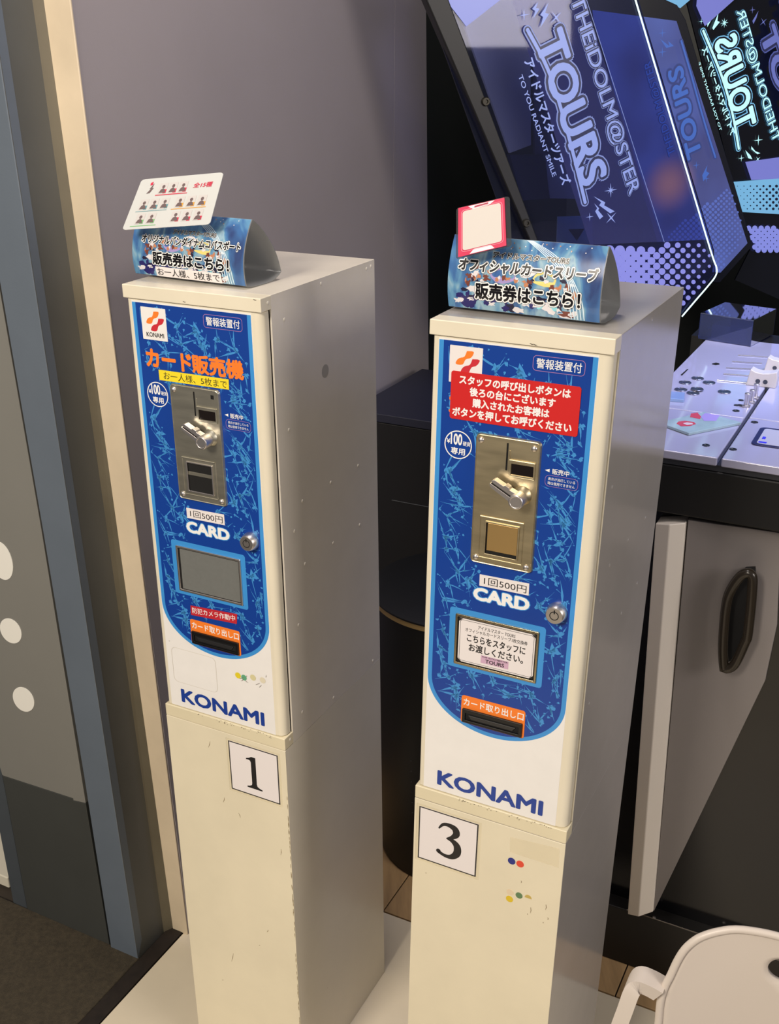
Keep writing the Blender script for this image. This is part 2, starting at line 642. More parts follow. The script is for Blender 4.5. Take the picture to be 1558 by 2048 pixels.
def splatter():
    """thrown-paint strokes: mm polygons"""
    global SPL
    if SPL:
        return SPL
    rnd = random.Random(21)
    out = []

    def ok(pts):
        return all(inside(x, z, 6.0) for x, z in pts)

    def stroke(x, z, a, ln, w0):
        n = 6
        left, right = [], []
        bend = rnd.uniform(-0.35, 0.35)
        px, pz = x, z
        for i in range(n + 1):
            t = i / n
            ww = w0 * (0.35 + 0.65 * math.sin(PI * min(1, t * 1.15 + 0.05)) ** 1.0) * rnd.uniform(0.55, 1.35) * (1 - 0.7 * t)
            aa = a + bend * t
            nx, nz = -math.sin(aa), math.cos(aa)
            left.append((px + nx * ww, pz + nz * ww))
            right.append((px - nx * ww, pz - nz * ww))
            px += math.cos(aa) * ln / n
            pz += math.sin(aa) * ln / n
        p = left + right[::-1]
        if ok(p):
            out.append(p)
        if rnd.random() < 0.55:
            blob(px, pz, w0 * rnd.uniform(0.9, 1.7))
        return px, pz

    def blob(x, z, r, spk=0.35):
        n = 14
        p = []
        for k in range(n):
            q = r * (1 + spk * rnd.uniform(-1, 1))
            if rnd.random() < 0.16:
                q *= 1.9
            p.append((x + q * math.cos(2 * PI * k / n), z + q * math.sin(2 * PI * k / n)))
        if ok(p):
            out.append(p)

    cents = [(62, 1290), (80, 1276), (110, 1272), (140, 1265), (168, 1255), (84, 1254), (118, 1254), (30, 1225), (60, 1240), (150, 1228),
             (172, 1198), (158, 1190), (176, 1170), (28, 1150), (36, 1128), (46, 1110), (30, 1092), (28, 1064), (44, 1050), (165, 1130),
             (172, 1110), (155, 1118), (168, 1085), (175, 1066), (160, 1060), (182, 1048), (150, 1048), (120, 1030), (46, 1022), (34, 1005),
             (30, 982), (60, 1012), (150, 1000), (178, 970), (172, 945), (182, 925), (176, 905), (30, 940), (27, 915), (33, 895),
             (40, 875), (70, 885), (100, 884), (150, 880), (175, 868), (165, 845), (48, 850), (155, 830), (120, 870), (182, 885),
             (30, 1268), (182, 1225), (60, 1200), (110, 1210), (182, 1142), (180, 1010), (52, 865)]
    for cx, cz in cents:
        blob(cx, cz, rnd.uniform(2.0, 5.2), 0.5)
        for k in range(rnd.randint(4, 7)):
            a = rnd.choice([-0.62, 2.5, -1.15, 1.9, 0.15, 3.3, -1.5, 0.9]) + rnd.uniform(-0.3, 0.3)
            ex, ez = stroke(cx + rnd.uniform(-3, 3), cz + rnd.uniform(-3, 3), a, rnd.uniform(10, 30), rnd.uniform(0.6, 1.9))
            if rnd.random() < 0.5:
                stroke(ex, ez, a + rnd.choice([-1.4, 1.3, 0.7, -0.6]), rnd.uniform(4, 12), rnd.uniform(0.3, 0.9))
        for k in range(3):
            blob(cx + rnd.gauss(0, 8), cz + rnd.gauss(0, 8), rnd.uniform(0.5, 1.5), 0.2)
    SPL = out
    return out


def machine(idx):
    M = MACH[idx]
    first = idx == 0
    base = np.array([M['lx'] * Z0, M['ly'] * Z0, Z0])
    ca, sa = math.cos(M['a']), math.sin(M['a'])
    root = empty('card_vending_machine', (M['x'] + ca * base[0] - sa * base[1], M['y'] + sa * base[0] + ca * base[1], Z0), M['a'])

    def T(p):
        return (p[0] + M['lx'] * p[2] - base[0], p[1] + M['ly'] * p[2] - base[1], p[2] - Z0)

    def mm(a, b, d):               # front plane, millimetres; d = metres behind the lid front
        return T((a / 1000, d, b / 1000))

    def raw(a, b, d):
        return (a / 1000, d, b / 1000)

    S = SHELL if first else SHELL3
    # shell: side walls, back, top plate and floor plate, open towards the door
    mb = MB()
    mb.box(0, 0.0012, G, D, Z0, Z3 - 0.0008)
    mb.box(W - 0.0012, W, G, D, Z0, Z3 - 0.0008)
    mb.box(0.0012, W - 0.0012, D - 0.0012, D, Z0, Z3 - 0.0008)
    mb.box(0.0012, W - 0.0012, G, D - 0.0012, Z0, Z0 + 0.0015)
    mb.build('shell', S, root, T=T)
    MB().box(0, W, G, D, Z3 - 0.0016, Z3).build('top_plate', S, root, T=T, bevel=0.0006)
    MB().box(0.003, W - 0.0022, G + 0.004, G + 0.006, Z1, Z2).build('inner_lining', GAP, root, T=T)
    MB().box(0, W, 0, G + 0.001, Z2, Z3).build('lid_lip', CREAM, root, T=T, bevel=0.0012)
    MB().box(0, W, 0, G + 0.001, Z0 + 0.0004, Z1 - 0.0005).build('bottom_rim', CREAM2, root, T=T, bevel=0.0012)
    # folded flange by the door gap
    MB().box(W - 0.0026, W - 0.0002, G - 0.0006 - (0 if first else 0.001), G + 0.0012, Z1, Z2).build('side_flange', CREAM if not first else S, root, T=T, bevel=0.0005)
    # door with rounded long edges
    dx0, dx1 = 0.0042, W - 0.0022
    yo, ybk, r, rl = 0.003, G - (0.0026 if first else 0.0018), 0.0105, 0.003
    prof = [(dx0, ybk), (dx1, ybk)]
    for k in range(9):
        a = math.radians(90 * k / 8)
        prof.append((dx1 - r + r * math.cos(a), yo + r - r * math.sin(a)))
    for k in range(5):
        a = math.radians(90 * k / 4)
        prof.append((dx0 + rl - rl * math.sin(a), yo + rl - rl * math.cos(a)))
    mb = MB().prism(prof[::-1], lambda a, b, d: (a, b, d), Z1 + 0.0006, Z2 - 0.0008)
    door = mb.build('door', CREAM, root, T=T, bevel=0.0006, smooth=True)
    # printed sheet on the door
    st = MB().prism([(11.0, 699.8), (193.6, 699.8), (193.6, 1303.6), (11.0, 1303.6)], raw, 0.0027, 0.0031).build('print_sheet', WHITE, root, T=T)
    MB().flat(ublue(0), mm, 0.00262).build('light_blue_border', LBLUE, st)
    MB().flat(ublue(5.6), mm, 0.00255).build('deep_blue_field', DBLUE, st)
    mb = MB()
    for p in splatter():
        mb.flat(p, mm, 0.00248)
    mb.build('splatter_print', SPLAT, st, kind='stuff')
    MB().flat(rrect(38.4, 161, 892, 974.8, 4), mm, 0.00242).build('window_surround', LBLUE, st)
    # maker's sticker
    if True:
        lg = MB().prism(rrect(25, 64.2, 1254.8, 1296.8, 0.6), raw, 0.0022, 0.0027).build('logo_sticker', PAPER if not first else WHITE, root, T=T)

        def lp(pts):
            o = []
            for px, py in pts:
                x = 25 + (px - 165) / 265 * 39
                z = 1296.6 - (py - 72 - (px - 165) * 0.113) / 341 * 41.6
                o.append((x, z))
            return [tuple(q) for q in smooth_path(o + [o[0]], 3)[:-1]]
        MB().flat(lp([(303, 126), (357, 131), (350, 170), (330, 192), (295, 205), (272, 252), (218, 247), (226, 210), (250, 190), (285, 178)]), mm, 0.00214).build('logo_ribbon', ORANGE, lg)
        MB().flat(lp([(350, 200), (407, 205), (400, 240), (378, 264), (345, 278), (320, 332), (262, 325), (272, 285), (298, 264), (332, 252)]), mm, 0.00214).build('logo_ribbon', LRED, lg, label='red wavy logo ribbon')
        text(MB(), 'KONAMI', 31, 59, 1258.6, 1264.6, mm, 0.00214, bold=0.02).build('lettering', INK, lg)
    # alarm note
    o1, i1 = rrect(122, 180, 1279.5, 1296.6, 4.4), rrect(122.6, 179.4, 1280.1, 1296.0, 3.9)
    MB().flat(o1, mm, 0.0024).add([], []).build('note_field', DBLUE, st)
    MB().ringflat(o1, i1, mm, 0.00235).build('note_outline', PINK, st)
    text(MB(), '警報装置付', 126, 176.5, 1282.6, 1293.6, mm, 0.0023, bold=0.01).build('lettering', TWHITE, st)
    # big orange title
    def title():
        mb = MB()
        text(mb, 'カード', 26, 99, 1218, 1243, mm, 0.0023, bold=0.045)
        text(mb, '販売機', 99, 178, 1218, 1243.5, mm, 0.0023, bold=0.04)
        mb.build('orange_lettering', ORANGE, st)
    title()
    if first:
        y_ = MB().prism([(45.2, 1202.4), (154, 1203.4), (154.4, 1216.8), (45, 1216.2)], raw, 0.0020, 0.0025).build('yellow_tape', YEL, root, T=T)
        text(MB(), 'お一人様、5枚まで', 52.5, 151.5, 1204.6, 1214.6, mm, 0.00194, bold=-0.004).build('lettering', INK, y_)
    else:
        rl_ = MB().prism(rrect(28, 178, 1212.6, 1268.2, 3), raw, 0.0016, 0.0021).build('red_notice', RED, root, T=T)
        mb = MB()
        text(mb, 'スタッフの呼び出しボタンは', 38, 167, 1254, 1264.6, mm, 0.00154, bold=0.038)
        text(mb, '後ろの台にございます', 51, 151, 1241.5, 1252.2, mm, 0.00154, bold=0.038)
        text(mb, '購入されたお客様は', 55, 145, 1229, 1239.6, mm, 0.00154, bold=0.038)
        text(mb, 'ボタンを押してお呼びください', 31, 171, 1216, 1227, mm, 0.00154, bold=0.038)
        mb.build('lettering', TWHITE, rl_)
    # 100 yen badge
    mb = MB().flat(circ(39.6, 1182, 16.6, 40), mm, 0.00232)
    mb.build('badge_field', DBLUE, st)
    mb = MB().ringflat(circ(39.6, 1182, 17, 40), circ(39.6, 1182, 15.7, 40), mm, 0.00226)
    text(mb, '100', 30.2, 44.5, 1181.6, 1195.4, mm, 0.00226, bold=0.03)
    text(mb, '¥', 25.4, 29.6, 1182.5, 1188, mm, 0.00226, bold=0.02)
    text(mb, '硬貨', 45.4, 54.6, 1181.8, 1187.2, mm, 0.00226, bold=0.012)
    text(mb, '専用', 31, 48.6, 1170.2, 1178.6, mm, 0.00226, bold=0.022)
    mb.build('badge_lettering', TWHITE, st)
    # on-sale note
    mb = MB()
    text(mb, '販売中', 153, 172.5, 1165.6, 1172.2, mm, 0.0023, bold=0.014)
    text(mb, '表示が消灯している', 149, 180, 1158.0, 1161.6, mm, 0.00222, bold=0.006)
    text(mb, '時は使用できません', 149, 180, 1152.8, 1156.6, mm, 0.00222, bold=0.006)
    mb.flat([(144.5, 1169.2), (150, 1167.2), (150, 1171.2)], mm, 0.0023)
    mb.build('lettering', TWHITE, st)
    o2, i2 = rrect(145.4, 183.5, 1150.6, 1164, 5), rrect(145.8, 183.1, 1151.0, 1163.6, 4.7)
    MB().flat(o2, mm, 0.00236).build('note_field', DBLUE, st)
    MB().ringflat(o2, i2, mm, 0.0023).build('note_outline', PINK, st)

    # ---- coin mechanism plate
    SM = STEEL if first else STEEL3
    cp = MB()
    # plate assembled as strips so that slot and openings are real holes
    holes = [(99.4, 101.6, 1162, 1194.5), (106.4, 132.4, 1158.6, 1171.4), (80.4, 119.6, 1055.4, 1095.4)]
    if first:
        holes.append((126.6, 131.4, 1188.0, 1193.4))
    xs_ = sorted({62.6, 138.6} | {h[0] for h in holes} | {h[1] for h in holes})
    zs_ = sorted({1041.6, 1200.2} | {h[2] for h in holes} | {h[3] for h in holes})
    def hole(x, z):
        return any(h[0] < x < h[1] and h[2] < z < h[3] for h in holes)
    R = 5.0
    for i in range(len(xs_) - 1):
        for j in range(len(zs_) - 1):
            a, b, c, d_ = xs_[i], xs_[i + 1], zs_[j], zs_[j + 1]
            if hole((a + b) / 2, (c + d_) / 2):
                continue
            pts = [(a, c), (b, c), (b, d_), (a, d_)]
            # rounded outer corners
            def rc(px, pz, cx, cz, a0):
                return [(cx + R * math.cos(math.radians(a0 + 90 * k / 6)), cz + R * math.sin(math.radians(a0 + 90 * k / 6))) for k in range(7)]
            np_ = []
            for (px, pz) in pts:
                if (px, pz) == (62.6, 1041.6): np_ += rc(px, pz, px + R, pz + R, 180)
                elif (px, pz) == (138.6, 1041.6): np_ += rc(px, pz, px - R, pz + R, 270)
                elif (px, pz) == (138.6, 1200.2): np_ += rc(px, pz, px - R, pz - R, 0)
                elif (px, pz) == (62.6, 1200.2): np_ += rc(px, pz, px + R, pz - R, 90)
                else: np_.append((px, pz))
            cp.flat(np_, raw, -0.0004)
    # wall of the plate's edge
    ro = rrect(62.6, 138.6, 1041.6, 1200.2, R, 6)
    n = len(ro)
    cp.add([raw(x, z, -0.0004) for x, z in ro] + [raw(x * 1 + (0.9 if x > 100 else -0.9), z + (0.7 if z > 1100 else -0.7), 0.0026) for x, z in ro], [(i, n + i, n + (i + 1) % n, (i + 1) % n) for i in range(n)])
    cpo = cp.build('coin_plate', SM, root, T=T)
    rim = MB()
    e = [(x, -0.0004, z) for x, z in [(a / 1000, b / 1000) for a, b in rrect(63.4, 137.8, 1042.4, 1199.4, R - 0.8, 6)]]
    rim.tube(e, 0.0006, 6, close=True)
    rim.build('plate_edge', SM, cpo, T=T, smooth=True)
    mb = MB()
    for hx0, hx1, hz0, hz1 in holes[:2] + holes[3:]:
        mb.box(hx0 / 1000 - 0.001, hx1 / 1000 + 0.001, 0.0005, 0.0022, hz0 / 1000 - 0.001, hz1 / 1000 + 0.001)
    mb.build('slot_backing', GAP, cpo, T=T)
    # raised frame round the display
    mb = MB().frame(rrect(103.6, 134.6, 1156.0, 1176, 0.8), rrect(106.2, 132.6, 1158.4, 1171.6, 0.3), raw, -0.0016, -0.0002)
    mb.tube([raw(104, 1175.6, -0.0016), raw(134.2, 1175.6, -0.0016)], 0.0009, 8)
    mb.tube([raw(104, 1156.2, -0.0012), raw(134.2, 1156.2, -0.0012)], 0.0006, 8)
    mb.tube([raw(103.8, 1161, -0.0012), raw(103.8, 1186, -0.0006)], 0.0006, 8)
    mb.build('display_frame', SM, cpo, T=T, bevel=0.0003)
    MB().box(0.1066, 0.1322, -0.0002, 0.0004, 1.1588, 1.1712).build('display', mat('dark_display', (22, 14, 10), 0.15), cpo, T=T)
    # coin return pocket
    mb = MB()
    mb.frame(rrect(78.6, 121.4, 1053.8, 1096.8, 1.2), rrect(80.6, 119.4, 1055.8, 1095.0, 0.8), raw, -0.0018, 0.0002)
    mb.build('return_frame', CHROME if first else SM, cpo, T=T, bevel=0.0005)
    mb = MB()
    mb.tube([raw(73, 1102, -0.0012), raw(126, 1102, -0.0012)], 0.0009, 8)
    mb.tube([raw(73, 1102, -0.0004), raw(73, 1050, -0.0004)], 0.0006, 8)
    mb.tube([raw(126, 1102, -0.0004), raw(126, 1050, -0.0004)], 0.0006, 8)
    mb.tube([raw(73, 1050, -0.0006), raw(126, 1050, -0.0006)], 0.0006, 8)
    mb.build('pressed_ridge', SM, cpo, T=T, smooth=True)
    # pocket lining in the door (dark) and the flap or bar within
    MB().box(0.079, 0.121, 0.0008, 0.0024, 1.0545, 1.0965).build('pocket', GAP, cpo, T=T)
    if first:
        MB().box(0.0806, 0.1195, 0.0002, 0.0010, 1.0776, 1.0824).build('return_bar', STEEL, cpo, T=T, bevel=0.0002)
    else:
        MB().box(0.0822, 0.1192, -0.0008, 0.0006, 1.0600, 1.0946).build('return_flap', mat('brass_flap', (226, 190, 128), 0.42, metal=1.0), cpo, T=T, bevel=0.0004)
    # screws
    sc = [(68.6, 1193.4), (69.4, 1048.6), (131.8, 1048.0)] + ([] if first else [(131.6, 1192.6)])
    for sx, sz in sc:
        prof_ = [(0.0036, 0), (0.0035, 0.0008), (0.0028, 0.0018), (0.0016, 0.0024), (0.0002, 0.0026)]
        MB().lathe(prof_, raw(sx, sz, -0.0004), (0, -1, 0), (1, 0, 0), (0, 0, 1), 18).build('screw', CHROME, cpo, T=T, smooth=True)
    # return lever
    lv = MB()
    lv.lathe([(0.0115, 0), (0.0112, 0.001), (0.0075, 0.0045), (0.0075, 0.006)], raw(121, 1135.4, -0.0004), (0, -1, 0), (1, 0, 0), (0, 0, 1), 28)
    lvo = lv.build('lever_boss', SM, cpo, T=T, smooth=True)
    hb = MB()
    p0, p1 = np.array([121, 1134.0]), np.array([88.5, 1151.0])
    dv = (p1 - p0) / np.linalg.norm(p1 - p0); nv = np.array([-dv[1], dv[0]])
    up = []
    prof2 = [(3.0, 7.0), (14, 6.0), (26, 5.6), (34.5, 4.8), (36.4, 3.0), (36.8, 1.0), (8, 1.0)]
    low = [(8, -1.0), (36.8, -1.0), (36.2, -3.6), (34.0, -5.4), (22, -5.6), (20.5, -7.6), (15.5, -7.6), (14, -6.0), (3, -7.0)]
    P1 = [tuple(p0 + dv * a + nv * b) for a, b in prof2]
    P2 = [tuple(p0 + dv * a + nv * b) for a, b in low]
    P1 = P1[::1]
    hb.prism(P1, raw, -0.0160, -0.0070)
    hb.prism(P2, raw, -0.0160, -0.0070)
    hb.lathe([(0.0088, 0.0), (0.0088, 0.0145), (0.0080, 0.0155), (0.0066, 0.0156), (0.0064, 0.0150), (0.0004, 0.0150)], raw(121, 1134.4, -0.0058), (0, -1, 0), (1, 0, 0), (0, 0, 1), 32)
    lever_ = hb.build('lever', CHROME, cpo, T=T, bevel=0.0005)
    MB().prism([tuple(p0 + dv * a + nv * b) for a, b in ((9, 1.1), (36, 1.1), (36, -1.1), (9, -1.1))], raw, -0.0130, -0.0075).build('lever_groove', GAP, cpo, T=T)
    # price label and CARD
    xo = -4.4 if first else 0
    zo = 1.6 if first else 0
    pl = MB().prism([(74.8 + xo, 1010.8 + zo), (136.6 + xo, 1011.6 + zo), (136.4 + xo, 1027 + zo), (74.6 + xo, 1025.6 + zo)], raw, 0.0020, 0.0026).build('price_label', PAPER, root, T=T)
    text(MB(), '1回500円', 80.4 + xo, 133.6 + xo, 1013.6 + zo, 1023.4 + zo, mm, 0.00194, bold=-0.004).build('lettering', INK, pl)
    text(MB(), 'CARD', 67.4, 138.6, 990.6, 1008, mm, 0.00236, bold=0.095, ref=0.05).build('lettering_halo', LBLUE, st)
    text(MB(), 'CARD', 67.4, 138.6, 990.6, 1008, mm, 0.0023, bold=0.05).build('card_lettering', TWHITE, st)
    # lock
    lk = MB().lathe([(0.0125, 0.0), (0.0125, 0.002), (0.0108, 0.0105), (0.0098, 0.0115), (0.0080, 0.0115), (0.0002, 0.0115)], raw(172.5, 998.5, 0.0028), (0, -1, 0), (1, 0, 0), (0, 0, 1), 36).build('lock', CHROME, root, T=T, smooth=True)
    mb = MB().ringflat(circ(172.5, 998.5, 5.6, 26), circ(172.5, 998.5, 4.6, 26), raw, -0.00885)
    mb.flat([(171.8, 1001), (173.2, 1001), (173.2, 1006), (171.8, 1006)], raw, -0.00888)
    mb.build('keyway', GAP, lk, T=T)
    # card window with metal frame
    wn = MB()
    wn.frame(rrect(46.6, 153.8, 897.6, 967.4, 1.6), rrect(49.6, 150.8, 900.8, 964.2, 0.6), raw, 0.0004, 0.0027)
    wno = wn.build('window_frame', CHROME if first else mat('champagne_steel', (176, 164, 138), 0.2, metal=1.0), root, T=T, bevel=0.0007)
    MB().box(0.0494, 0.1510, 0.0024, 0.0032, 0.9006, 0.9644).build('window_shadow_liner', GAP, wno, T=T)
    if first:
        MB().prism(rrect(52.6, 149.6, 901.6, 962.8, 0.8), raw, 0.0019, 0.0025).build('window_panel', SCREENG, wno, T=T)
    else:
        wc = MB().prism(rrect(51.4, 149.4, 902.2, 962.2, 2), raw, 0.0017, 0.0025).build('instruction_card', PAPER, wno, T=T)
        # black photo corners and lettering
        mb = MB()
        for cx, cz, sx, sz in ((51.4, 902.2, 1, 1), (149.4, 902.2, -1, 1), (149.4, 962.2, -1, -1), (51.4, 962.2, 1, -1)):
            p = [(cx, cz), (cx + 5 * sx, cz), (cx, cz + 4.4 * sz)]
            mb.flat(p if sx * sz > 0 else p[::-1], mm, 0.00162)
        mb.ringflat(rrect(53.0, 147.8, 903.8, 960.6, 3), rrect(53.5, 147.3, 904.3, 960.1, 2.8), mm, 0.00164)
        text(mb, 'アイドルマスター TOURS', 76, 124, 952.0, 957.2, mm, 0.0016, bold=0.006, slant=0.1)
        text(mb, 'オフィシャルカードスリーブ1枚交換券', 60, 140, 945.6, 951.0, mm, 0.0016, bold=0.006)
        text(mb, 'こちらをスタッフに', 62.5, 138, 932.4, 943.0, mm, 0.0016, bold=0.022)
        text(mb, 'お渡しください。', 65.5, 136, 919.6, 930.6, mm, 0.0016, bold=0.022)
        text(mb, 'TOURS', 88, 112.5, 908.2, 913.4, mm, 0.0016, bold=0.02)
        text(mb, 'THE iDOLM@STER', 83, 117, 914.6, 917.2, mm, 0.0016, bold=0.015)
        mb.build('lettering', INK, wc)
        mb = MB()
        mb.flat([(82, 907.2), (118, 907.2), (118, 917.8), (82, 917.8)], mm, 0.00163)
        mb.build('emblem_tint', mat('mauve_tint', (206, 170, 196), 0.5), wc)
    # camera warning sticker
    if first:
        cl = MB().prism([(62, 861.6), (140, 866), (141.8, 881.6), (62.6, 876.6)], raw, 0.0020, 0.0026).build('camera_notice', CRED, root, T=T)

        def slanted(a, b, d):
            return mm(a, b + (a - 62) * 0.06, d)
        text(MB(), '防犯カメラ作動中', 65, 138, 865, 874.2, slanted, 0.00194, bold=0.006).build('lettering', TWHITE, cl)
    # orange card slot
    ol = MB().prism(rrect(59.4, 143.8, 815.2, 854.8, 3.4), raw, 0.0020, 0.0026).build('slot_label', ORANGE, root, T=T)
    text(MB(), 'カード取り出し口', 62.2, 142, 840.6, 851.6, mm, 0.00194, bold=0.02).build('lettering', TWHITE, ol)
    mb = MB()
    mb.frame(rrect(61.8, 141.4, 817.2, 836.8, 1.0), rrect(66.0, 137.2, 821.0, 831.4, 0.6), raw, -0.0010, 0.0021)
    so = mb.build('card_slot', BLACK, root, T=T, bevel=0.0006)
    MB().box(0.065, 0.138, 0.0014, 0.0024, 0.820, 0.8325).build('slot_dark', GAP, so, T=T)
    MB().prism([(70, 828.6), (133, 828.6), (129, 823.0), (74, 823.0)][::-1], raw, -0.0002, 0.0016).build('slot_tongue', mat('slot_tongue', (40, 40, 42), 0.3), so, T=T, bevel=0.0006)
    # KONAMI lettering at the foot of the door
    text(MB(), 'KONAMI', 30.4, 176, 708.6, 731.8, mm, 0.0024, bold=0.035).build('maker_lettering', NAVY, st)
    # dots and scuffs
    if first:
        for x, z, rr, c in ((135.5, 782.2, 4.8, (226, 206, 44)), (145.6, 781.4, 4.6, (96, 168, 128)), (161, 785.6, 4.8, (214, 206, 160)), (177.2, 785.6, 4.8, (222, 214, 190))):
            MB().flat(circ(x, z, rr, 22), mm, 0.0025 - 0.0001).build('dot_sticker', mat('dot_%d_%d_%d' % c, c, 0.5), st)
        mb = MB()
        for (x, z, a, l_) in ((138, 777.5, 0.5, 10), (141, 774.5, 0.8, 7), (147, 777.0, -0.4, 6), (150, 784, 1.2, 2.4), (165, 774.8, 0.6, 9), (171, 772.6, 0.9, 6), (183, 792, 1.3, 4), (17, 808, 0.1, 2)):
            ribbon(mb, [(x, z, 0.28), (x + l_ * 0.5 * math.cos(a), z + l_ * 0.5 * math.sin(a), 0.42), (x + l_ * math.cos(a), z + l_ * math.sin(a), 0.1)], mm, 0.00238, cap=False)
        mb.build('pen_scuff', mat('scuff', (120, 112, 100), 0.7), st, kind='stuff')
        gho = MB().ringflat(rrect(20, 98, 742, 800, 8), rrect(20.5, 97.5, 742.5, 799.5, 7.6), mm, 0.0024)
        gho.build('glue_outline', mat('glue', (206, 200, 188), 0.6), st)
    # rivets and dimples on the right side
    rv = [(280.9, 1315.2), (268, 1313.9), (142.5, 1315.8), (15.9, 1315.5), (50.5, 1287.8), (49.3, 1144.2), (231.7, 1033.7), (151.3, 1035.4), (74.7, 1035.4), (232.4, 938.8),
          (51.3, 1000.3), (152.6, 941.4), (74.4, 941.8), (50.5, 857.8), (266.6, 685.8), (139, 689.1), (49.5, 715.3), (14.4, 690.4)] if first else \
         [(143.9, 1314.3), (46.4, 1144.5), (229.2, 1036.2), (148.5, 1037.6), (72, 1036.5), (226, 942.9), (45, 1002), (156.5, 931.6), (43.5, 861.6)]
    for y_, z_ in rv:
        MB().lathe([(0.0026, 0), (0.0022, 0.0006), (0.0010, 0.0009), (0.0001, 0.001)], (W - 0.0001, y_ / 1000, z_ / 1000), (1, 0, 0), (0, 1, 0), (0, 0, 1), 12).build('rivet', S, root, T=T, smooth=True)
    if first:
        pts = circ(146, 1198, 9.2, 28)
        MB().flat([(a / 1000, b / 1000) for a, b in pts], lambda a, b, d: T((W + 0.0001, a, b)), 0).build('side_spot', mat('spot_grey', (176, 172, 164), 0.5), root)
    # chipped enamel along the bottom rim
    rnd = random.Random(5 + idx)
    mb = MB()
    for k in range(34):
        x = rnd.uniform(60, 190); z = Z1 * 1000 - 0.9 - rnd.random() ** 2 * 4
        p = [(x + rnd.uniform(0.3, 1.5) * math.cos(2 * PI * i / 7), z + rnd.uniform(0.2, 0.7) * math.sin(2 * PI * i / 7)) for i in range(7)]
        mb.flat(p, mm, -0.00012)
    mb.build('chip_marks', mat('chipped_primer', (96, 84, 66), 0.8), root, kind='stuff')
    mb = MB()
    for x, z, d in (((95, 1310, -0.0001), (200, 1322, -0.0001)) if first else ((118, 1309, -0.0001), (122, 1308.6, -0.0001))):
        ribbon(mb, [(x, z, 0.35), (x + 2.6, z - 0.8, 0.5), (x + 4.5, z - 0.6, 0.15)], mm, d, cap=False)
    mb.build('lid_nick', mat('nick', (70, 60, 48), 0.8), root, kind='stuff')
    return root


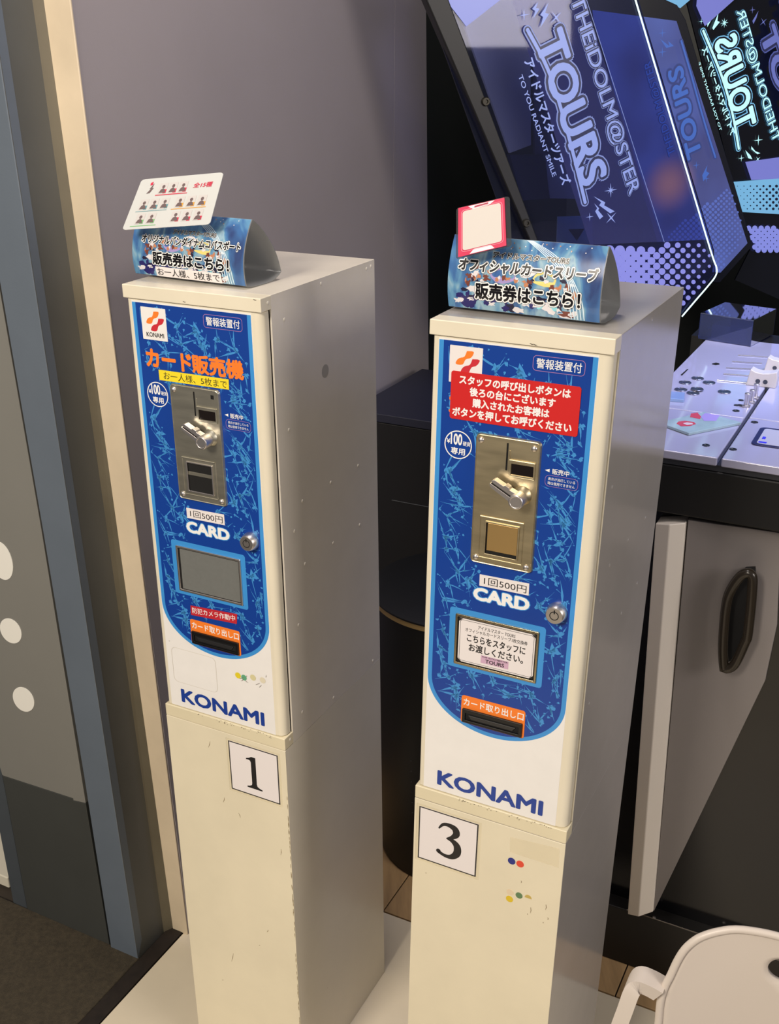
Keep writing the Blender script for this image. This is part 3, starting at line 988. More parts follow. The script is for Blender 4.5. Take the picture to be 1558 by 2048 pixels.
def pedestal(idx):
    M = MACH[idx]
    root = empty('pedestal', (M['x'], M['y'], 0), M['a'])

    def T(p):
        return (p[0] + M['lx'] * p[2], p[1] + M['ly'] * p[2], p[2])

    def mm(a, b, d):
        return T((a / 1000, d, b / 1000))

    def raw(a, b, d):
        return (a / 1000, d, b / 1000)
    MB().box(0.0, W, 0.0012, D, 0, Z0 - 0.0004).build('body', mat('pedestal_side_enamel', (224, 217, 200), 0.3, var=0.04, scale=6, bump=0.05, bscale=900) if idx == 0 else mat('pedestal_shaded_gloss', (170, 165, 160), 0.16, var=0.03, scale=6), root, T=T, bevel=0.0004)  # on the second pedestal the body enamel carries the shade in its colour
    MB().box(0.0, W, 0.0, 0.0016, 0, Z0 - 0.0004).build('added_front_skin', PEDE, root, T=T, bevel=0.0008, seg=3)  # skin added to hold the front's warm-lit tone apart from the side
    # number sheet
    if idx == 0:
        a, b, c, d_ = 111.6, 196.8, 582.2, 668.0
    else:
        a, b, c, d_ = 7.6, 93.0, 581.6, 668.0
    sh = MB().prism([(a - 4, c - 4), (b + 4, c - 4), (b + 4, d_ + 3), (a - 4, d_ + 3)], raw, -0.0004, 0.0002).build('laminate_film', clear('film', (255, 255, 255), 0.12, 0.05, 0.3, (240, 232, 205)), root, T=T)
    ns = MB().prism([(a, c), (b, c), (b, d_), (a, d_)], raw, -0.0007, -0.0003).build('number_sheet', PAPER, root, T=T)
    mb = MB().ringflat([(a, c), (b, c), (b, d_), (a, d_)], [(a + 1.7, c + 1.7), (b - 1.7, c + 1.7), (b - 1.7, d_ - 1.7), (a + 1.7, d_ - 1.7)], mm, -0.00076)
    if idx == 0:
        s = [(141.4, 646.5), (146, 648.0), (150.6, 651.0), (157.8, 651.0), (157.6, 604.5), (158.6, 600.8), (162.5, 598.6), (167, 597.4), (167, 595.2), (140.6, 595.2), (140.6, 597.4), (145, 598.6), (148.6, 600.8), (149.4, 604.5), (149.4, 640.5), (148.4, 643.6), (145.6, 644.8), (141.4, 644.4)]
        mb.flat(s[::-1], mm, -0.00078)
    else:
        path = smooth_path([(37.5, 642.5, 1.2), (43, 649.8, 2.3), (51, 651.6, 3.2), (60, 648.5, 4.8), (62.5, 641, 4.9), (57.5, 634, 3.2), (49.5, 629.2, 1.2)], 8)
        ribbon(mb, path, mm, -0.00078)
        path = smooth_path([(49.5, 629.2, 1.2), (58, 627.6, 3.6), (64.5, 621, 5.2), (64.6, 610, 5.3), (58, 601.8, 4.0), (49, 599.8, 2.8), (40.5, 602.2, 2.6), (37.8, 604.4, 3.4)], 8)
        ribbon(mb, path, mm, -0.00079)
    mb.build('numeral', INK, ns)
    if idx == 1:
        for x, z, rr, c in ((141.2, 626.4, 5.2, (34, 44, 130)), (152.9, 626.2, 5.2, (222, 74, 50)), (142.3, 575.2, 5.0, (224, 206, 176)), (154.9, 575.0, 4.8, (96, 128, 88)), (167.4, 577.6, 4.8, (196, 172, 92)), (142.2, 563.9, 5.0, (220, 190, 40))):
            pts = circ(x, z, rr, 22) if x < 160 else [(x + rr * math.cos(PI * k / 12), z - 2 + rr * 1.1 * math.sin(PI * k / 12)) for k in range(13)]
            MB().prism(pts, raw, -0.0003, 0.0001).build('dot_sticker', mat('dot_%d_%d_%d' % c, c, 0.5), root, T=T)
        MB().flat([(138, 640), (204, 640), (203, 684 - 20 + 6), (137, 664)], mm, -0.00012).build('tape_residue', clear('residue', (255, 255, 255), 0.30, 0.01, 0.5, (250, 244, 226)), root)
        mb = MB()
        for x, z, l_ in ((156, 600, 4), (172, 562, 10), (168, 550, 2), (192, 575, 9), (196, 555, 4), (190, 545, 2), (138, 575, 2), (20, 560, 2)):
            ribbon(mb, [(x, z, 0.35), (x + 0.8, z - l_ / 2, 0.5), (x, z - l_, 0.15)], mm, -0.0001, cap=False)
        mb.build('scratch_marks', mat('scratch', (140, 122, 92), 0.8), root, kind='stuff')
    else:
        mb = MB()
        for x, z, dx_, dz in ((78, 655, -4, -12), (96, 560, -3, -10), (88, 250, -5, -20), (193, 500, -1, -12), (160, 330, -3, -6), (170, 120, 8, -1), (120, 540, 3, -8), (60, 180, 3, 1), (140, 290, 2, 1)):
            ribbon(mb, [(x, z, 0.2), (x + dx_ / 2 + 0.6, z + dz / 2, 0.55), (x + dx_, z + dz, 0.15)], mm, -0.0001, cap=False)
        rnd = random.Random(3)
        for k in range(60):
            z = rnd.uniform(60, 620); x = 209.2 - rnd.random() * 0.8
            ribbon(mb, [(x, z, 0.3), (x + 0.1, z - rnd.uniform(1, 6), 0.5), (x, z - rnd.uniform(6, 10), 0.1)], mm, -0.0001, cap=False)
        mb.build('scratch_marks', mat('scratch', (140, 122, 92), 0.8), root, kind='stuff')
    return root


tag(machine(0), 'cream card vending machine with orange title, yellow tape and empty grey window, on pedestal 1', 'vending machine', 'card vending machines')
tag(machine(1), 'cream card vending machine with red staff notice above the coin plate, on pedestal 3', 'vending machine', 'card vending machines')
tag(pedestal(0), 'cream metal pedestal bearing a number 1 sheet at its upper right', 'pedestal', 'machine pedestals')
tag(pedestal(1), 'cream metal pedestal bearing a number 3 sheet and coloured dot stickers', 'pedestal', 'machine pedestals')


# ------------------------------------------------------------------ sign tents on the machines
ACR = clear('tent_acrylic', (235, 238, 240), 0.50, 0.11, 0.12, (236, 238, 238))


def art_material(name, seed):
    M = bpy.data.materials.new(name)
    M.use_nodes = True
    nt = M.node_tree
    b = nt.nodes['Principled BSDF']
    b.inputs['Roughness'].default_value = 0.18
    tc = nt.nodes.new('ShaderNodeTexCoord')
    mp = nt.nodes.new('ShaderNodeMapping')
    mp.inputs['Scale'].default_value = (34, 20, 14)
    mp.inputs['Rotation'].default_value = (0, 0.5, 0)
    n = nt.nodes.new('ShaderNodeTexNoise')
    n.inputs['Scale'].default_value = 1.0
    n.inputs['Detail'].default_value = 3
    n.inputs['Distortion'].default_value = 1.2
    r = nt.nodes.new('ShaderNodeValToRGB')
    cs = [(0.28, (34, 66, 132)), (0.42, (62, 122, 190)), (0.52, (112, 176, 218)), (0.6, (176, 214, 232)), (0.7, (80, 140, 200))]
    r.color_ramp.elements[0].position = cs[0][0]; r.color_ramp.elements[0].color = lin(cs[0][1])
    r.color_ramp.elements[1].position = cs[-1][0]; r.color_ramp.elements[1].color = lin(cs[-1][1])
    for p_, c in cs[1:-1]:
        e = r.color_ramp.elements.new(p_); e.color = lin(c)
    nt.links.new(tc.outputs['Object'], mp.inputs[0])
    nt.links.new(mp.outputs[0], n.inputs['Vector'])
    nt.links.new(n.outputs['Fac'], r.inputs[0])
    nt.links.new(r.outputs[0], b.inputs['Base Color'])
    tl = nt.nodes.new('ShaderNodeBsdfTranslucent')
    tl.inputs[0].default_value = lin((226, 230, 236))
    mx = nt.nodes.new('ShaderNodeMixShader')
    mx.inputs[0].default_value = 0.35
    nt.links.new(b.outputs[0], mx.inputs[1]); nt.links.new(tl.outputs[0], mx.inputs[2])
    nt.links.new(mx.outputs[0], nt.nodes['Material Output'].inputs[0])
    return M


ART = art_material('blue_stage_art', 0)


def tent(idx, x0, x1, yf, yr, ybk, h, yaw, lines, extra):
    M = MACH[idx]
    ca, sa = math.cos(M['a']), math.sin(M['a'])
    zz = Z3
    bx, by = x0 + M['lx'] * zz, yf + M['ly'] * zz
    root = empty('acrylic_sign_tent', (M['x'] + ca * bx - sa * by, M['y'] + sa * bx + ca * by, zz), M['a'] + yaw)
    wid = x1 - x0

    def bez(p, q, r_, t):
        return (p[0] * (1 - t) ** 2 + 2 * q[0] * t * (1 - t) + r_[0] * t * t, p[1] * (1 - t) ** 2 + 2 * q[1] * t * (1 - t) + r_[1] * t * t)
    yr, ybk = yr - yf, ybk - yf
    fr = [bez((0, 0.0045), (-0.0115, h * 0.50), (yr, h), k / 14) for k in range(15)]
    bk_ = [bez((yr + 0.0006, h), (yr + (ybk - yr) * 0.80, h * 0.66), (ybk, 0.010), k / 12) for k in range(13)]
    bt = [bez((ybk, 0.010), (ybk - 0.012, 0.0010), (ybk * 0.55, 0.0010), k / 8) for k in range(1, 9)] + [bez((ybk * 0.55, 0.0010), (0.008, 0.0010), (0.0, 0.0045), k / 6) for k in range(1, 6)]
    loop = fr + bk_ + bt
    n = len(loop)
    vs = [(0, y, z) for y, z in loop] + [(wid, y, z) for y, z in loop]
    fs = [(i, n + i, n + (i + 1) % n, (i + 1) % n) for i in range(n)]
    MB().add(vs, fs).build('acrylic_shell', ACR, root, solid=0.0008, smooth=True)
    # arc length table of the front
    fr = [bez((0, 0.0045), (-0.0115, h * 0.50), (yr, h), k / 40) for k in range(41)]
    S = [0]
    for a, b in zip(fr[:-1], fr[1:]):
        S.append(S[-1] + math.hypot(b[0] - a[0], b[1] - a[1]))
    tot = S[-1]

    def on(u, v, d):               # u 0..1 across, v 0..1 up the sheet, d metres proud
        s = min(max(v, 0), 1) * tot
        i = 0
        while i < len(S) - 2 and S[i + 1] < s:
            i += 1
        t = (s - S[i]) / (S[i + 1] - S[i])
        y = fr[i][0] + (fr[i + 1][0] - fr[i][0]) * t
        z = fr[i][1] + (fr[i + 1][1] - fr[i][1]) * t
        ty, tz = fr[i + 1][0] - fr[i][0], fr[i + 1][1] - fr[i][1]
        l_ = math.hypot(ty, tz)
        return (u * wid, y - tz / l_ * d, z + ty / l_ * d)

    def patch(mb, uvs, d, sub=10):
        """fill a convex uv polygon in horizontal strips so that it follows the curve"""
        vmin, vmax = min(q[1] for q in uvs), max(q[1] for q in uvs)
        rows = []
        for k in range(sub + 1):
            v = vmin + (vmax - vmin) * k / sub
            v = min(max(v, vmin + 1e-6), vmax - 1e-6)
            xs2 = []
            for (a, b), (c, e) in zip(uvs, uvs[1:] + uvs[:1]):
                if (b - v) * (e - v) <= 0 and b != e:
                    xs2.append(a + (c - a) * (v - b) / (e - b))
            rows.append((min(xs2), max(xs2), v))
        vs2 = []
        for a, b, v in rows:
            vs2 += [on(a, v, d), on(b, v, d)]
        mb.add(vs2, [(2 * k, 2 * k + 1, 2 * k + 3, 2 * k + 2) for k in range(sub)])
        return mb
    art = patch(MB(), [(0.0, 0.0), (0.995, 0.0), (0.995, 1.0), (0.0, 1.0)], 0.0006, 28).build('art_sheet', ART, root, smooth=True)
    # generic stage picture: drapes, soft shapes, staff-like arcs
    pal = {'warm': (196, 132, 96), 'brown': (120, 66, 54), 'yellow': (232, 216, 130), 'violet': (166, 150, 206), 'navy': (44, 40, 104), 'pale': (226, 222, 226), 'dark': (38, 36, 62), 'cyan': (140, 214, 228)}
    groups = {k: MB() for k in pal}

    def blobuv(g, u, v, ru, rv_, d, ph=0, spk=0.12):
        p = []
        rnd = random.Random(int(u * 1000 + v * 777))
        for k in range(12):
            q = 1 + spk * rnd.uniform(-1, 1)
            p.append((u + ru * q * math.cos(2 * PI * k / 12 + ph), v + rv_ * q * math.sin(2 * PI * k / 12 + ph)))
        groups[g].add([on(a, min(max(b, 0.01), 0.99), d) for a, b in p], [tuple(range(12))])
    blobuv('violet', 0.37, 0.50, 0.085, 0.10, 0.00070)
    blobuv('yellow', 0.64, 0.50, 0.075, 0.10, 0.00070)
    blobuv('pale', 0.52, 0.58, 0.06, 0.08, 0.00070)
    rnd = random.Random(77)
    # loose dabs of colour: warm tones in a middle band, dark dress-like masses below
    for k in range(58):
        u = 0.06 + 0.80 * rnd.random()
        low_ = 0.14 * max(0, u - 0.55) / 0.3
        v = rnd.gauss(0.46 - low_, 0.05)
        g = rnd.choice(['warm', 'brown', 'brown', 'pale', 'warm', 'dark'])
        blobuv(g, u, v, rnd.uniform(0.008, 0.022), rnd.uniform(0.015, 0.04), 0.00072 + k * 2e-6, spk=0.55)
    for k in range(46):
        u = 0.05 + 0.80 * rnd.random()
        v = rnd.uniform(0.03, 0.30)
        g = rnd.choice(['navy', 'navy', 'dark', 'pale', 'navy']) if u < 0.6 else rnd.choice(['pale', 'pale', 'brown', 'cyan', 'dark'])
        blobuv(g, u, v, rnd.uniform(0.012, 0.045), rnd.uniform(0.02, 0.06), 0.00072 + k * 2e-6, spk=0.5)
    for k in range(18):
        blobuv('pale' if k % 3 else 'warm', rnd.uniform(0.35, 0.97), rnd.uniform(0.86, 0.97), 0.004, 0.008, 0.0009)
    for g, mb in groups.items():
        mb.build('art_patch', mat('art_' + g, pal[g], 0.25), art, kind='stuff')
    mb = MB()
    for k in range(5):
        off = k * 0.020
        pts = smooth_path([(0.52 - off * 0.4, 0.995), (0.70 - off * 0.6, 0.80 - off * 0.5), (0.82 - off * 0.5, 0.52), (0.885 - off, 0.25), (0.90 - off, 0.01)], 10)
        Lq = []
        for i, p in enumerate(pts):
            t = pts[min(i + 1, len(pts) - 1)] - pts[max(i - 1, 0)]
            t = t / np.linalg.norm(t)
            w_ = 0.0034
            Lq += [on(p[0] - t[1] * w_, p[1] + t[0] * w_, 0.00102), on(p[0] + t[1] * w_, p[1] - t[0] * w_, 0.00102)]
        mb.add(Lq, [(2 * i, 2 * i + 2, 2 * i + 3, 2 * i + 1) for i in range(len(pts) - 1)])
    mb.build('white_arcs', mat('pale_arc', (214, 234, 246), 0.25), art)
    # lettering with its white and black halos
    inkm, halo, black = MB(), MB(), MB()
    for s, a, b, c, e, bw, slant, hal in lines:
        def tf(u, v, d):
            return on(u, v, d)
        k = 1.0
        text(black, s, a, b, c, e, tf, 0.00112, bold=bw + hal + 0.020, ref=bw, slant=slant, out=1)
        text(halo, s, a, b, c, e, tf, 0.00122, bold=bw + hal, ref=bw, slant=slant, out=1)
        text(inkm, s, a, b, c, e, tf, 0.00134, bold=bw, slant=slant, out=1)
    black.build('lettering_edge', mat('dark_outline', (30, 26, 50), 0.3), art)
    halo.build('lettering_halo', mat('halo_white', (244, 244, 244), 0.3), art)
    inkm.build('lettering', mat('black_print', (16, 14, 18), 0.25), art)
    if extra:
        tp = patch(MB(), [(0.21, 0.005), (0.80, 0.005), (0.80, 0.16), (0.21, 0.16)], 0.0016, 6).build('paper_strip', PAPER, root, label='white paper strip with plain black writing')
        text(MB(), 'お一人様、5枚まで', 0.225, 0.785, 0.025, 0.145, on, 0.0019, bold=0.004, out=1).build('lettering', INK, tp)
    return root, on


t1, _ = tent(0, -0.0144, 0.166, 0.0475, 0.066, 0.121, 0.082, -0.055,
             [('アイドルマスターTOURS', 0.36, 0.74, 0.67, 0.745, 0.030, 0.04, 0.055),
              ('オリジナルバンダイナムコパスポート', 0.085, 0.965, 0.50, 0.635, 0.036, 0.02, 0.09),
              ('販売券はこちら！', 0.19, 0.875, 0.185, 0.385, 0.038, 0.0, 0.07)], True)
tag(t1, 'curved clear acrylic sign tent with a paper strip, on the machine over pedestal 1', 'sign', 'acrylic sign tents')
t2, _ = tent(1, 0.0006, 0.180, 0.0505, 0.063, 0.114, 0.082, -0.034,
             [('アイドルマスターTOURS', 0.285, 0.775, 0.725, 0.81, 0.030, 0.04, 0.055),
              ('オフィシャルカードスリーブ', 0.065, 0.965, 0.52, 0.70, 0.042, 0.03, 0.085),
              ('販売券はこちら！', 0.19, 0.875, 0.155, 0.385, 0.038, 0.0, 0.075)], False)
tag(t2, 'curved clear acrylic sign tent without paper strip, on the machine over pedestal 3', 'sign', 'acrylic sign tents')


# ------------------------------------------------------------------ laminated cards stuck to the tents
def quadcard(idx, px, depths, name):
    """corner pixels laid on planes at given distances behind the lid front -> world points"""
    M = MACH[idx]
    n = (-math.sin(M['a']), math.cos(M['a']), 0)
    out = []
    for (u, v), d in zip(px, depths):
        p0 = (M['x'] + n[0] * d + M['ly'] * 0, M['y'] + n[1] * d, 0)
        out.append(onplane(u, v, n, p0))
    return out


def card(idx, px, depths, name):
    TL, TR, BR, BL = quadcard(idx, px, depths, name)
    BR = BL + (TR - TL) if False else BR
    c = (TL + TR + BR + BL) / 4
    root = empty(name, BL)

    def on(u, v, d):
        p = TL * (1 - u) * v + TR * u * v + BR * u * (1 - v) + BL * (1 - u) * (1 - v)
        n = np.cross(TR - TL, TL - BL)
        n /= np.linalg.norm(n)
        # n points to the camera side
        if n @ (CP - c) < 0:
            n = -n
        return p + n * d - np.array(root.location)
    return root, on, c


lc, on, c = card(0, [(283.9, 359.2), (447.9, 344.6), (419.8, 449), (244.6, 460.3)], [0.050, 0.050, 0.022, 0.022], 'laminated_card')
tag(lc, 'glossy laminated card with twelve small pictures, tilted on the left sign tent', 'card')
w_, h_ = 0.125, 0.085
mb = MB().prism(rrect(0, 1, 0, 1, 0.05), on, 0.0004, -0.0004)
lam = mb.build('laminate', mat('white_laminate', (206, 208, 206), 0.07, coat=1.0, bump=0.35, bscale=22), lc)
pm = {'red': (206, 60, 84), 'teal': (96, 150, 160), 'gold': (222, 160, 70), 'green': (120, 186, 120), 'figure': (112, 96, 96), 'pale': (204, 200, 198)}
G_ = {k: MB() for k in pm}
def uvrect(mb, a, b, c_, d_, off):
    mb.add([on(a, c_, off), on(b, c_, off), on(b, d_, off), on(a, d_, off)], [(0, 1, 2, 3)])
rows = [(0.66, [(0.27, 'red'), (0.39, 'red'), (0.51, 'red')]), (0.36, [(0.10, 'teal'), (0.225, 'teal'), (0.35, 'teal'), (0.53, 'gold'), (0.66, 'gold'), (0.785, 'gold')]), (0.08, [(0.12, 'green'), (0.25, 'green'), (0.53, 'red'), (0.66, 'red'), (0.79, 'red')])]
for v, items in rows:
    for u, k in items:
        uvrect(G_['pale'], u, u + 0.10, v + 0.02, v + 0.225, 0.0006)
        # anonymous bust: head and shoulders
        G_['figure'].add([on(u + 0.052 + 0.018 * math.cos(t), v + 0.155 + 0.034 * math.sin(t), 0.0008) for t in [2 * PI * i / 10 for i in range(10)]], [tuple(range(10))])
        G_['figure'].add([on(u + 0.012, v + 0.035, 0.0008), on(u + 0.094, v + 0.035, 0.0008), on(u + 0.075, v + 0.10, 0.0008), on(u + 0.052, v + 0.122, 0.0008), on(u + 0.028, v + 0.10, 0.0008)], [(0, 1, 2, 3, 4)])
        uvrect(G_[k], u + 0.06, u + 0.098, v + 0.022, v + 0.10, 0.0007)
uvrect(G_['red'], 0.25, 0.63, 0.645, 0.662, 0.0007)
uvrect(G_['teal'], 0.08, 0.45, 0.345, 0.355, 0.0007)
uvrect(G_['gold'], 0.50, 0.90, 0.345, 0.358, 0.0007)
uvrect(G_['green'], 0.08, 0.38, 0.055, 0.068, 0.0007)
text(G_['red'], '全15種', 0.68, 0.90, 0.74, 0.84, on, 0.0007, bold=0.02, slant=0.1, out=1)
G_['figure'].add([on(a, b, 0.0007) for a, b in ((0.13, 0.70), (0.17, 0.80), (0.15, 0.79), (0.19, 0.90), (0.18, 0.80), (0.20, 0.81), (0.17, 0.71))], [tuple(range(7))])
G_['red'].add([on(a, b, 0.00075) for a, b in ((0.145, 0.86), (0.175, 0.87), (0.17, 0.93), (0.14, 0.91))], [(0, 1, 2, 3)])
for k, mb in G_.items():
    mb.build('picture_print', mat('card_' + k, pm[k], 0.1, coat=0.6), lam, kind='stuff')

rc, on, c = card(1, [(911.5, 416), (1018, 391.5), (1022.5, 492), (911, 519)], [0.052, 0.052, 0.034, 0.034], 'sleeved_card')
tag(rc, 'red-bordered blank card in a clear sleeve on the right sign tent', 'card')
MB().prism(rrect(0, 1, 0, 1, 0.06), on, -0.0012, -0.0016).build('clear_sleeve', clear('sleeve', (215, 218, 220), 0.16, 0.12, 0.08, (150, 150, 150)), rc)
rcb = MB().prism(rrect(0.05, 0.915, 0.03, 0.985, 0.01), on, 0.0003, -0.0008).build('card_face', mat('raspberry_print', (206, 44, 86), 0.35), rc)
MB().prism(rrect(0.135, 0.845, 0.135, 0.90, 0.05), on, 0.0005, 0.0002).build('white_field', mat('cream_card', (206, 200, 194), 0.5), rcb)
mb = MB()
mb.flat([(0.24, 0.975), (0.33, 0.90), (0.63, 0.91), (0.74, 0.975)], on, 0.0004)
mb.flat([(0.26, 0.04), (0.71, 0.04), (0.64, 0.12), (0.34, 0.12)][::-1], on, 0.0004)
mb.build('white_corner_print', TWHITE, rcb)
mb = MB()
mb.ringflat(rrect(0.105, 0.875, 0.105, 0.925, 0.07), rrect(0.113, 0.867, 0.113, 0.917, 0.065), on, 0.00045)
mb.build('thin_line', mat('soft_pink', (232, 150, 170), 0.4), rcb)
mb = MB().flat([(0.36, 0.925), (0.62, 0.935), (0.62, 0.965), (0.36, 0.955)], on, 0.00062)
mb.build('small_tab', mat('dark_rose', (170, 50, 80), 0.4), rcb)

# ------------------------------------------------------------------ black console and bin between the machines
CBLACK = mat('console_black', (13, 13, 14), 0.45, bump=0.03, bscale=300)
cs = empty('arcade_console', L(0.1, 0.8, 0))
tag(cs, 'black console block with a blue-lit top, behind the two machines', 'console')
MB().box(-0.172, 0.44, 0.882, 1.24, 0.0, 0.862).build('body', CBLACK, cs, T=lambda p: L(*p) - np.array(cs.location), bevel=0.002)
MB().box(-0.170, 0.44, 0.880, 1.24, 0.863, 0.882).build('top', mat('blue_lit_top', (26, 28, 44), 0.5), cs, T=lambda p: L(*p) - np.array(cs.location), bevel=0.002)  # blue light falling on the black top is put into its colour
q1 = yL(784, 1000, 0.882); q2 = yL(858, 1011, 0.882)
MB().tube([L(q1[0], 0.8815, q1[2]) - np.array(cs.location), L(q2[0] + 0.2, 0.8815, q1[2]) - np.array(cs.location)], 0.0012, 8).build('seam_strip', mat('seam_grey', (52, 54, 56), 0.4), cs)
bc = L(0.168, 0.700, 0)
bn = empty('waste_bin', bc)
tag(bn, 'round black bin with a thin brass band, standing between the pedestals', 'bin')
zb = 0.452
def at_z(u, v):
    # height where the ray meets the bin's front
    return yL(u, v, 0.53)[2]
zb = at_z(805, 1248)
MB().lathe([(0.156, 0.0), (0.159, 0.01), (0.168, zb - 0.004), (0.168, zb + 0.0055), (0.1712, zb + 0.0056), (0.1712, zb + 0.009), (0.160, zb + 0.013), (0.10, zb + 0.017), (0.01, zb + 0.019)], (0, 0, 0), (0, 0, 1), (1, 0, 0), (0, 1, 0), 64).build('bin_body', mat('bin_black', (10, 11, 11), 0.5), bn, smooth=True)
MB().lathe([(0.1682, zb - 0.0055), (0.1702, zb - 0.005), (0.1702, zb + 0.005), (0.1682, zb + 0.0055)], (0, 0, 0), (0, 0, 1), (1, 0, 0), (0, 1, 0), 64, caps=False).build('brass_band', mat('dull_brass', (190, 160, 104), 0.5, metal=0.3), bn, smooth=True)
for k in range(6):
    a = math.atan2(-1, 0.05)
    z = yL(815 + k * 0.6, 1526 + k * 21, 0.53)[2]
    cc = np.array(onplane(816 + k * 0.6, 1526 + k * 21, NY, L(0, 0.53, 0))) - bc
    dd = np.array([cc[0], cc[1], 0]); dd /= np.linalg.norm(dd)
    rr = 0.158 + 0.010 * max(0, min(1, z / zb))
    MB().lathe([(0.0022, 0), (0.0018, 0.0012), (0.0004, 0.0016)], dd * rr + np.array([0, 0, z]), dd, np.cross(dd, (0, 0, 1)), (0, 0, 1), 10).build('rivet', mat('rivet_grey', (60, 58, 56), 0.4, metal=0.6), bn, smooth=True)

# ------------------------------------------------------------------ arcade cabinet at the right
ac = empty('arcade_cabinet', L(0.6, 0.51, 0))
tag(ac, 'large black arcade cabinet with white control deck, right of the machine over pedestal 3', 'arcade cabinet')
aT = lambda p: L(*p) - np.array(ac.location)
FY = 0.512
MB().box(0.52, 1.75, FY, 1.10, 0.0, 0.128).build('kick_plate', mat('kick_black', (20, 18, 17), 0.5, var=0.2, scale=6), ac, T=aT, bevel=0.002)
MB().box(0.505, 1.75, FY + 0.030, 1.25, 0.128, 0.93).build('body', mat('glossy_black', (14, 14, 17), 0.16), ac, T=aT)
MB().box(0.497, 1.75, FY - 0.002, 1.25, 0.925, 1.006).build('fascia', mat('fascia_black', (9, 9, 10), 0.5), ac, T=aT, bevel=0.004)
# bright edge along the kick plate
MB().tube([L(0.60, FY + 0.001, 0.1285) - np.array(ac.location), L(1.75, FY + 0.001, 0.1285) - np.array(ac.location)], 0.0011, 8).build('edge_strip', mat('edge_grey', (120, 112, 100), 0.3, metal=0.6), ac)
# corner post: narrow, chamfered
CW = mat('warm_white_plastic', (244, 236, 224), 0.42, bump=0.03, bscale=600)
p_bl = yL(1255, 1829, FY); p_bm = yL(1277, 1834, FY - 0.012); p_br = yL(1306, 1824, FY); p_tl = yL(1311, 1047, FY); p_tm = yL(1339, 1049, FY - 0.012); p_tr = yL(1371, 1046, FY)
def P3(q): return L(*q) - np.array(ac.location)
bk_ = lambda q: L(q[0], FY + 0.04, q[2]) - np.array(ac.location)
vs = [P3(q) for q in (p_bl, p_bm, p_br, p_tl, p_tm, p_tr)] + [bk_(p_bl), bk_(p_br), bk_(p_tl), bk_(p_tr)]
MB().add(vs, [(0, 1, 4, 3), (1, 2, 5, 4), (0, 3, 8, 6), (2, 7, 9, 5), (3, 4, 5, 9, 8), (0, 6, 7, 2, 1), (6, 8, 9, 7)]).build('corner_post', CW, ac, bevel=0.002)
# recessed white flank panel with handle, turned slightly away; shade painted into its grey
g = [yL(1307, 1824, FY + 0.004), yL(1530, 1362, FY + 0.022), yL(1554, 1250, FY + 0.024), yL(1562, 1066, FY + 0.026), yL(1376, 1040, FY + 0.006)]
vs = [P3(q) for q in g] + [L(q[0], q[1] + 0.02, q[2]) - np.array(ac.location) for q in g]
MB().add(vs, [(0, 1, 2, 3, 4), (9, 8, 7, 6, 5)] + [(i, 5 + i, 5 + (i + 1) % 5, (i + 1) % 5) for i in range(5)]).build('flank_panel', mat('flank_shaded_white', (136, 130, 128), 0.3, var=0.03, scale=5, bump=0.04, bscale=500), ac, bevel=0.001)
# handle: padded loop
hp = [(1448, 1338), (1446, 1290), (1452, 1215), (1462, 1180), (1484, 1150), (1503, 1150), (1504, 1185), (1496, 1265), (1490, 1285), (1468, 1330)]
hp = [yL(u, v, FY - 0.014) for u, v in hp]
hp3 = [L(q[0], q[1], q[2]) - np.array(ac.location) for q in hp]
mb = MB().tube(smooth_path(hp3 + [hp3[0]], 5)[:-1], 0.0078, 12, close=True)
hd = mb.build('handle', mat('smoked_plastic', (44, 38, 30), 0.22), ac, smooth=True)
vs = [L(q[0], FY + 0.008, q[2]) - np.array(ac.location) for q in hp]
vs2 = [p + np.array([-SA, CA, 0]) * 0.012 for p in vs]
n = len(vs)
MB().add(vs + vs2, [tuple(range(n)), tuple(reversed(range(n, 2 * n)))] + [(i, n + i, n + (i + 1) % n, (i + 1) % n) for i in range(n)]).build('handle_recess', GAP, hd)
for u, v in ((1308, 1835), (1440, 1872)):
    q = zL(u, v, 0.128)
    MB().lathe([(0.0035, 0), (0.003, 0.001), (0.001, 0.0016)], L(q[0], max(q[1], FY + 0.005), 0.128) - np.array(ac.location), (0, 0, 1), (1, 0, 0), (0, 1, 0), 12).build('screw', CHROME, ac, smooth=True)
# control deck plates
DECK = mat('deck_white_acrylic', (178, 178, 204), 0.10, var=0.02, scale=8, coat=0.5)
DZ = 1.030
dT = aT
seamx = 0.6715
xL0 = 0.4955
yS = zL(1345, 817, DZ)[1]
def plate(x0, x1, y0_, y1_, nm='deck_plate'):
    return MB().box(x0, x1, y0_, y1_, DZ - 0.014, DZ).build(nm, DECK, ac, T=dT, bevel=0.0025, seg=3)
yR = zL(1520, 838, DZ)[1]
plate(xL0, seamx - 0.003, FY - 0.006, yS - 0.0015)
plate(xL0, seamx - 0.003, yS + 0.0015, 1.25)
plate(seamx + 0.003, 1.70, FY - 0.006, yR - 0.0015)
plate(seamx + 0.003, 1.70, yR + 0.0015, 1.25)
MB().box(xL0 + 0.004, 1.70, FY, 1.25, 1.0065, 1.0162).build('deck_base', mat('seam_dark', (52, 54, 60), 0.4), ac, T=dT)
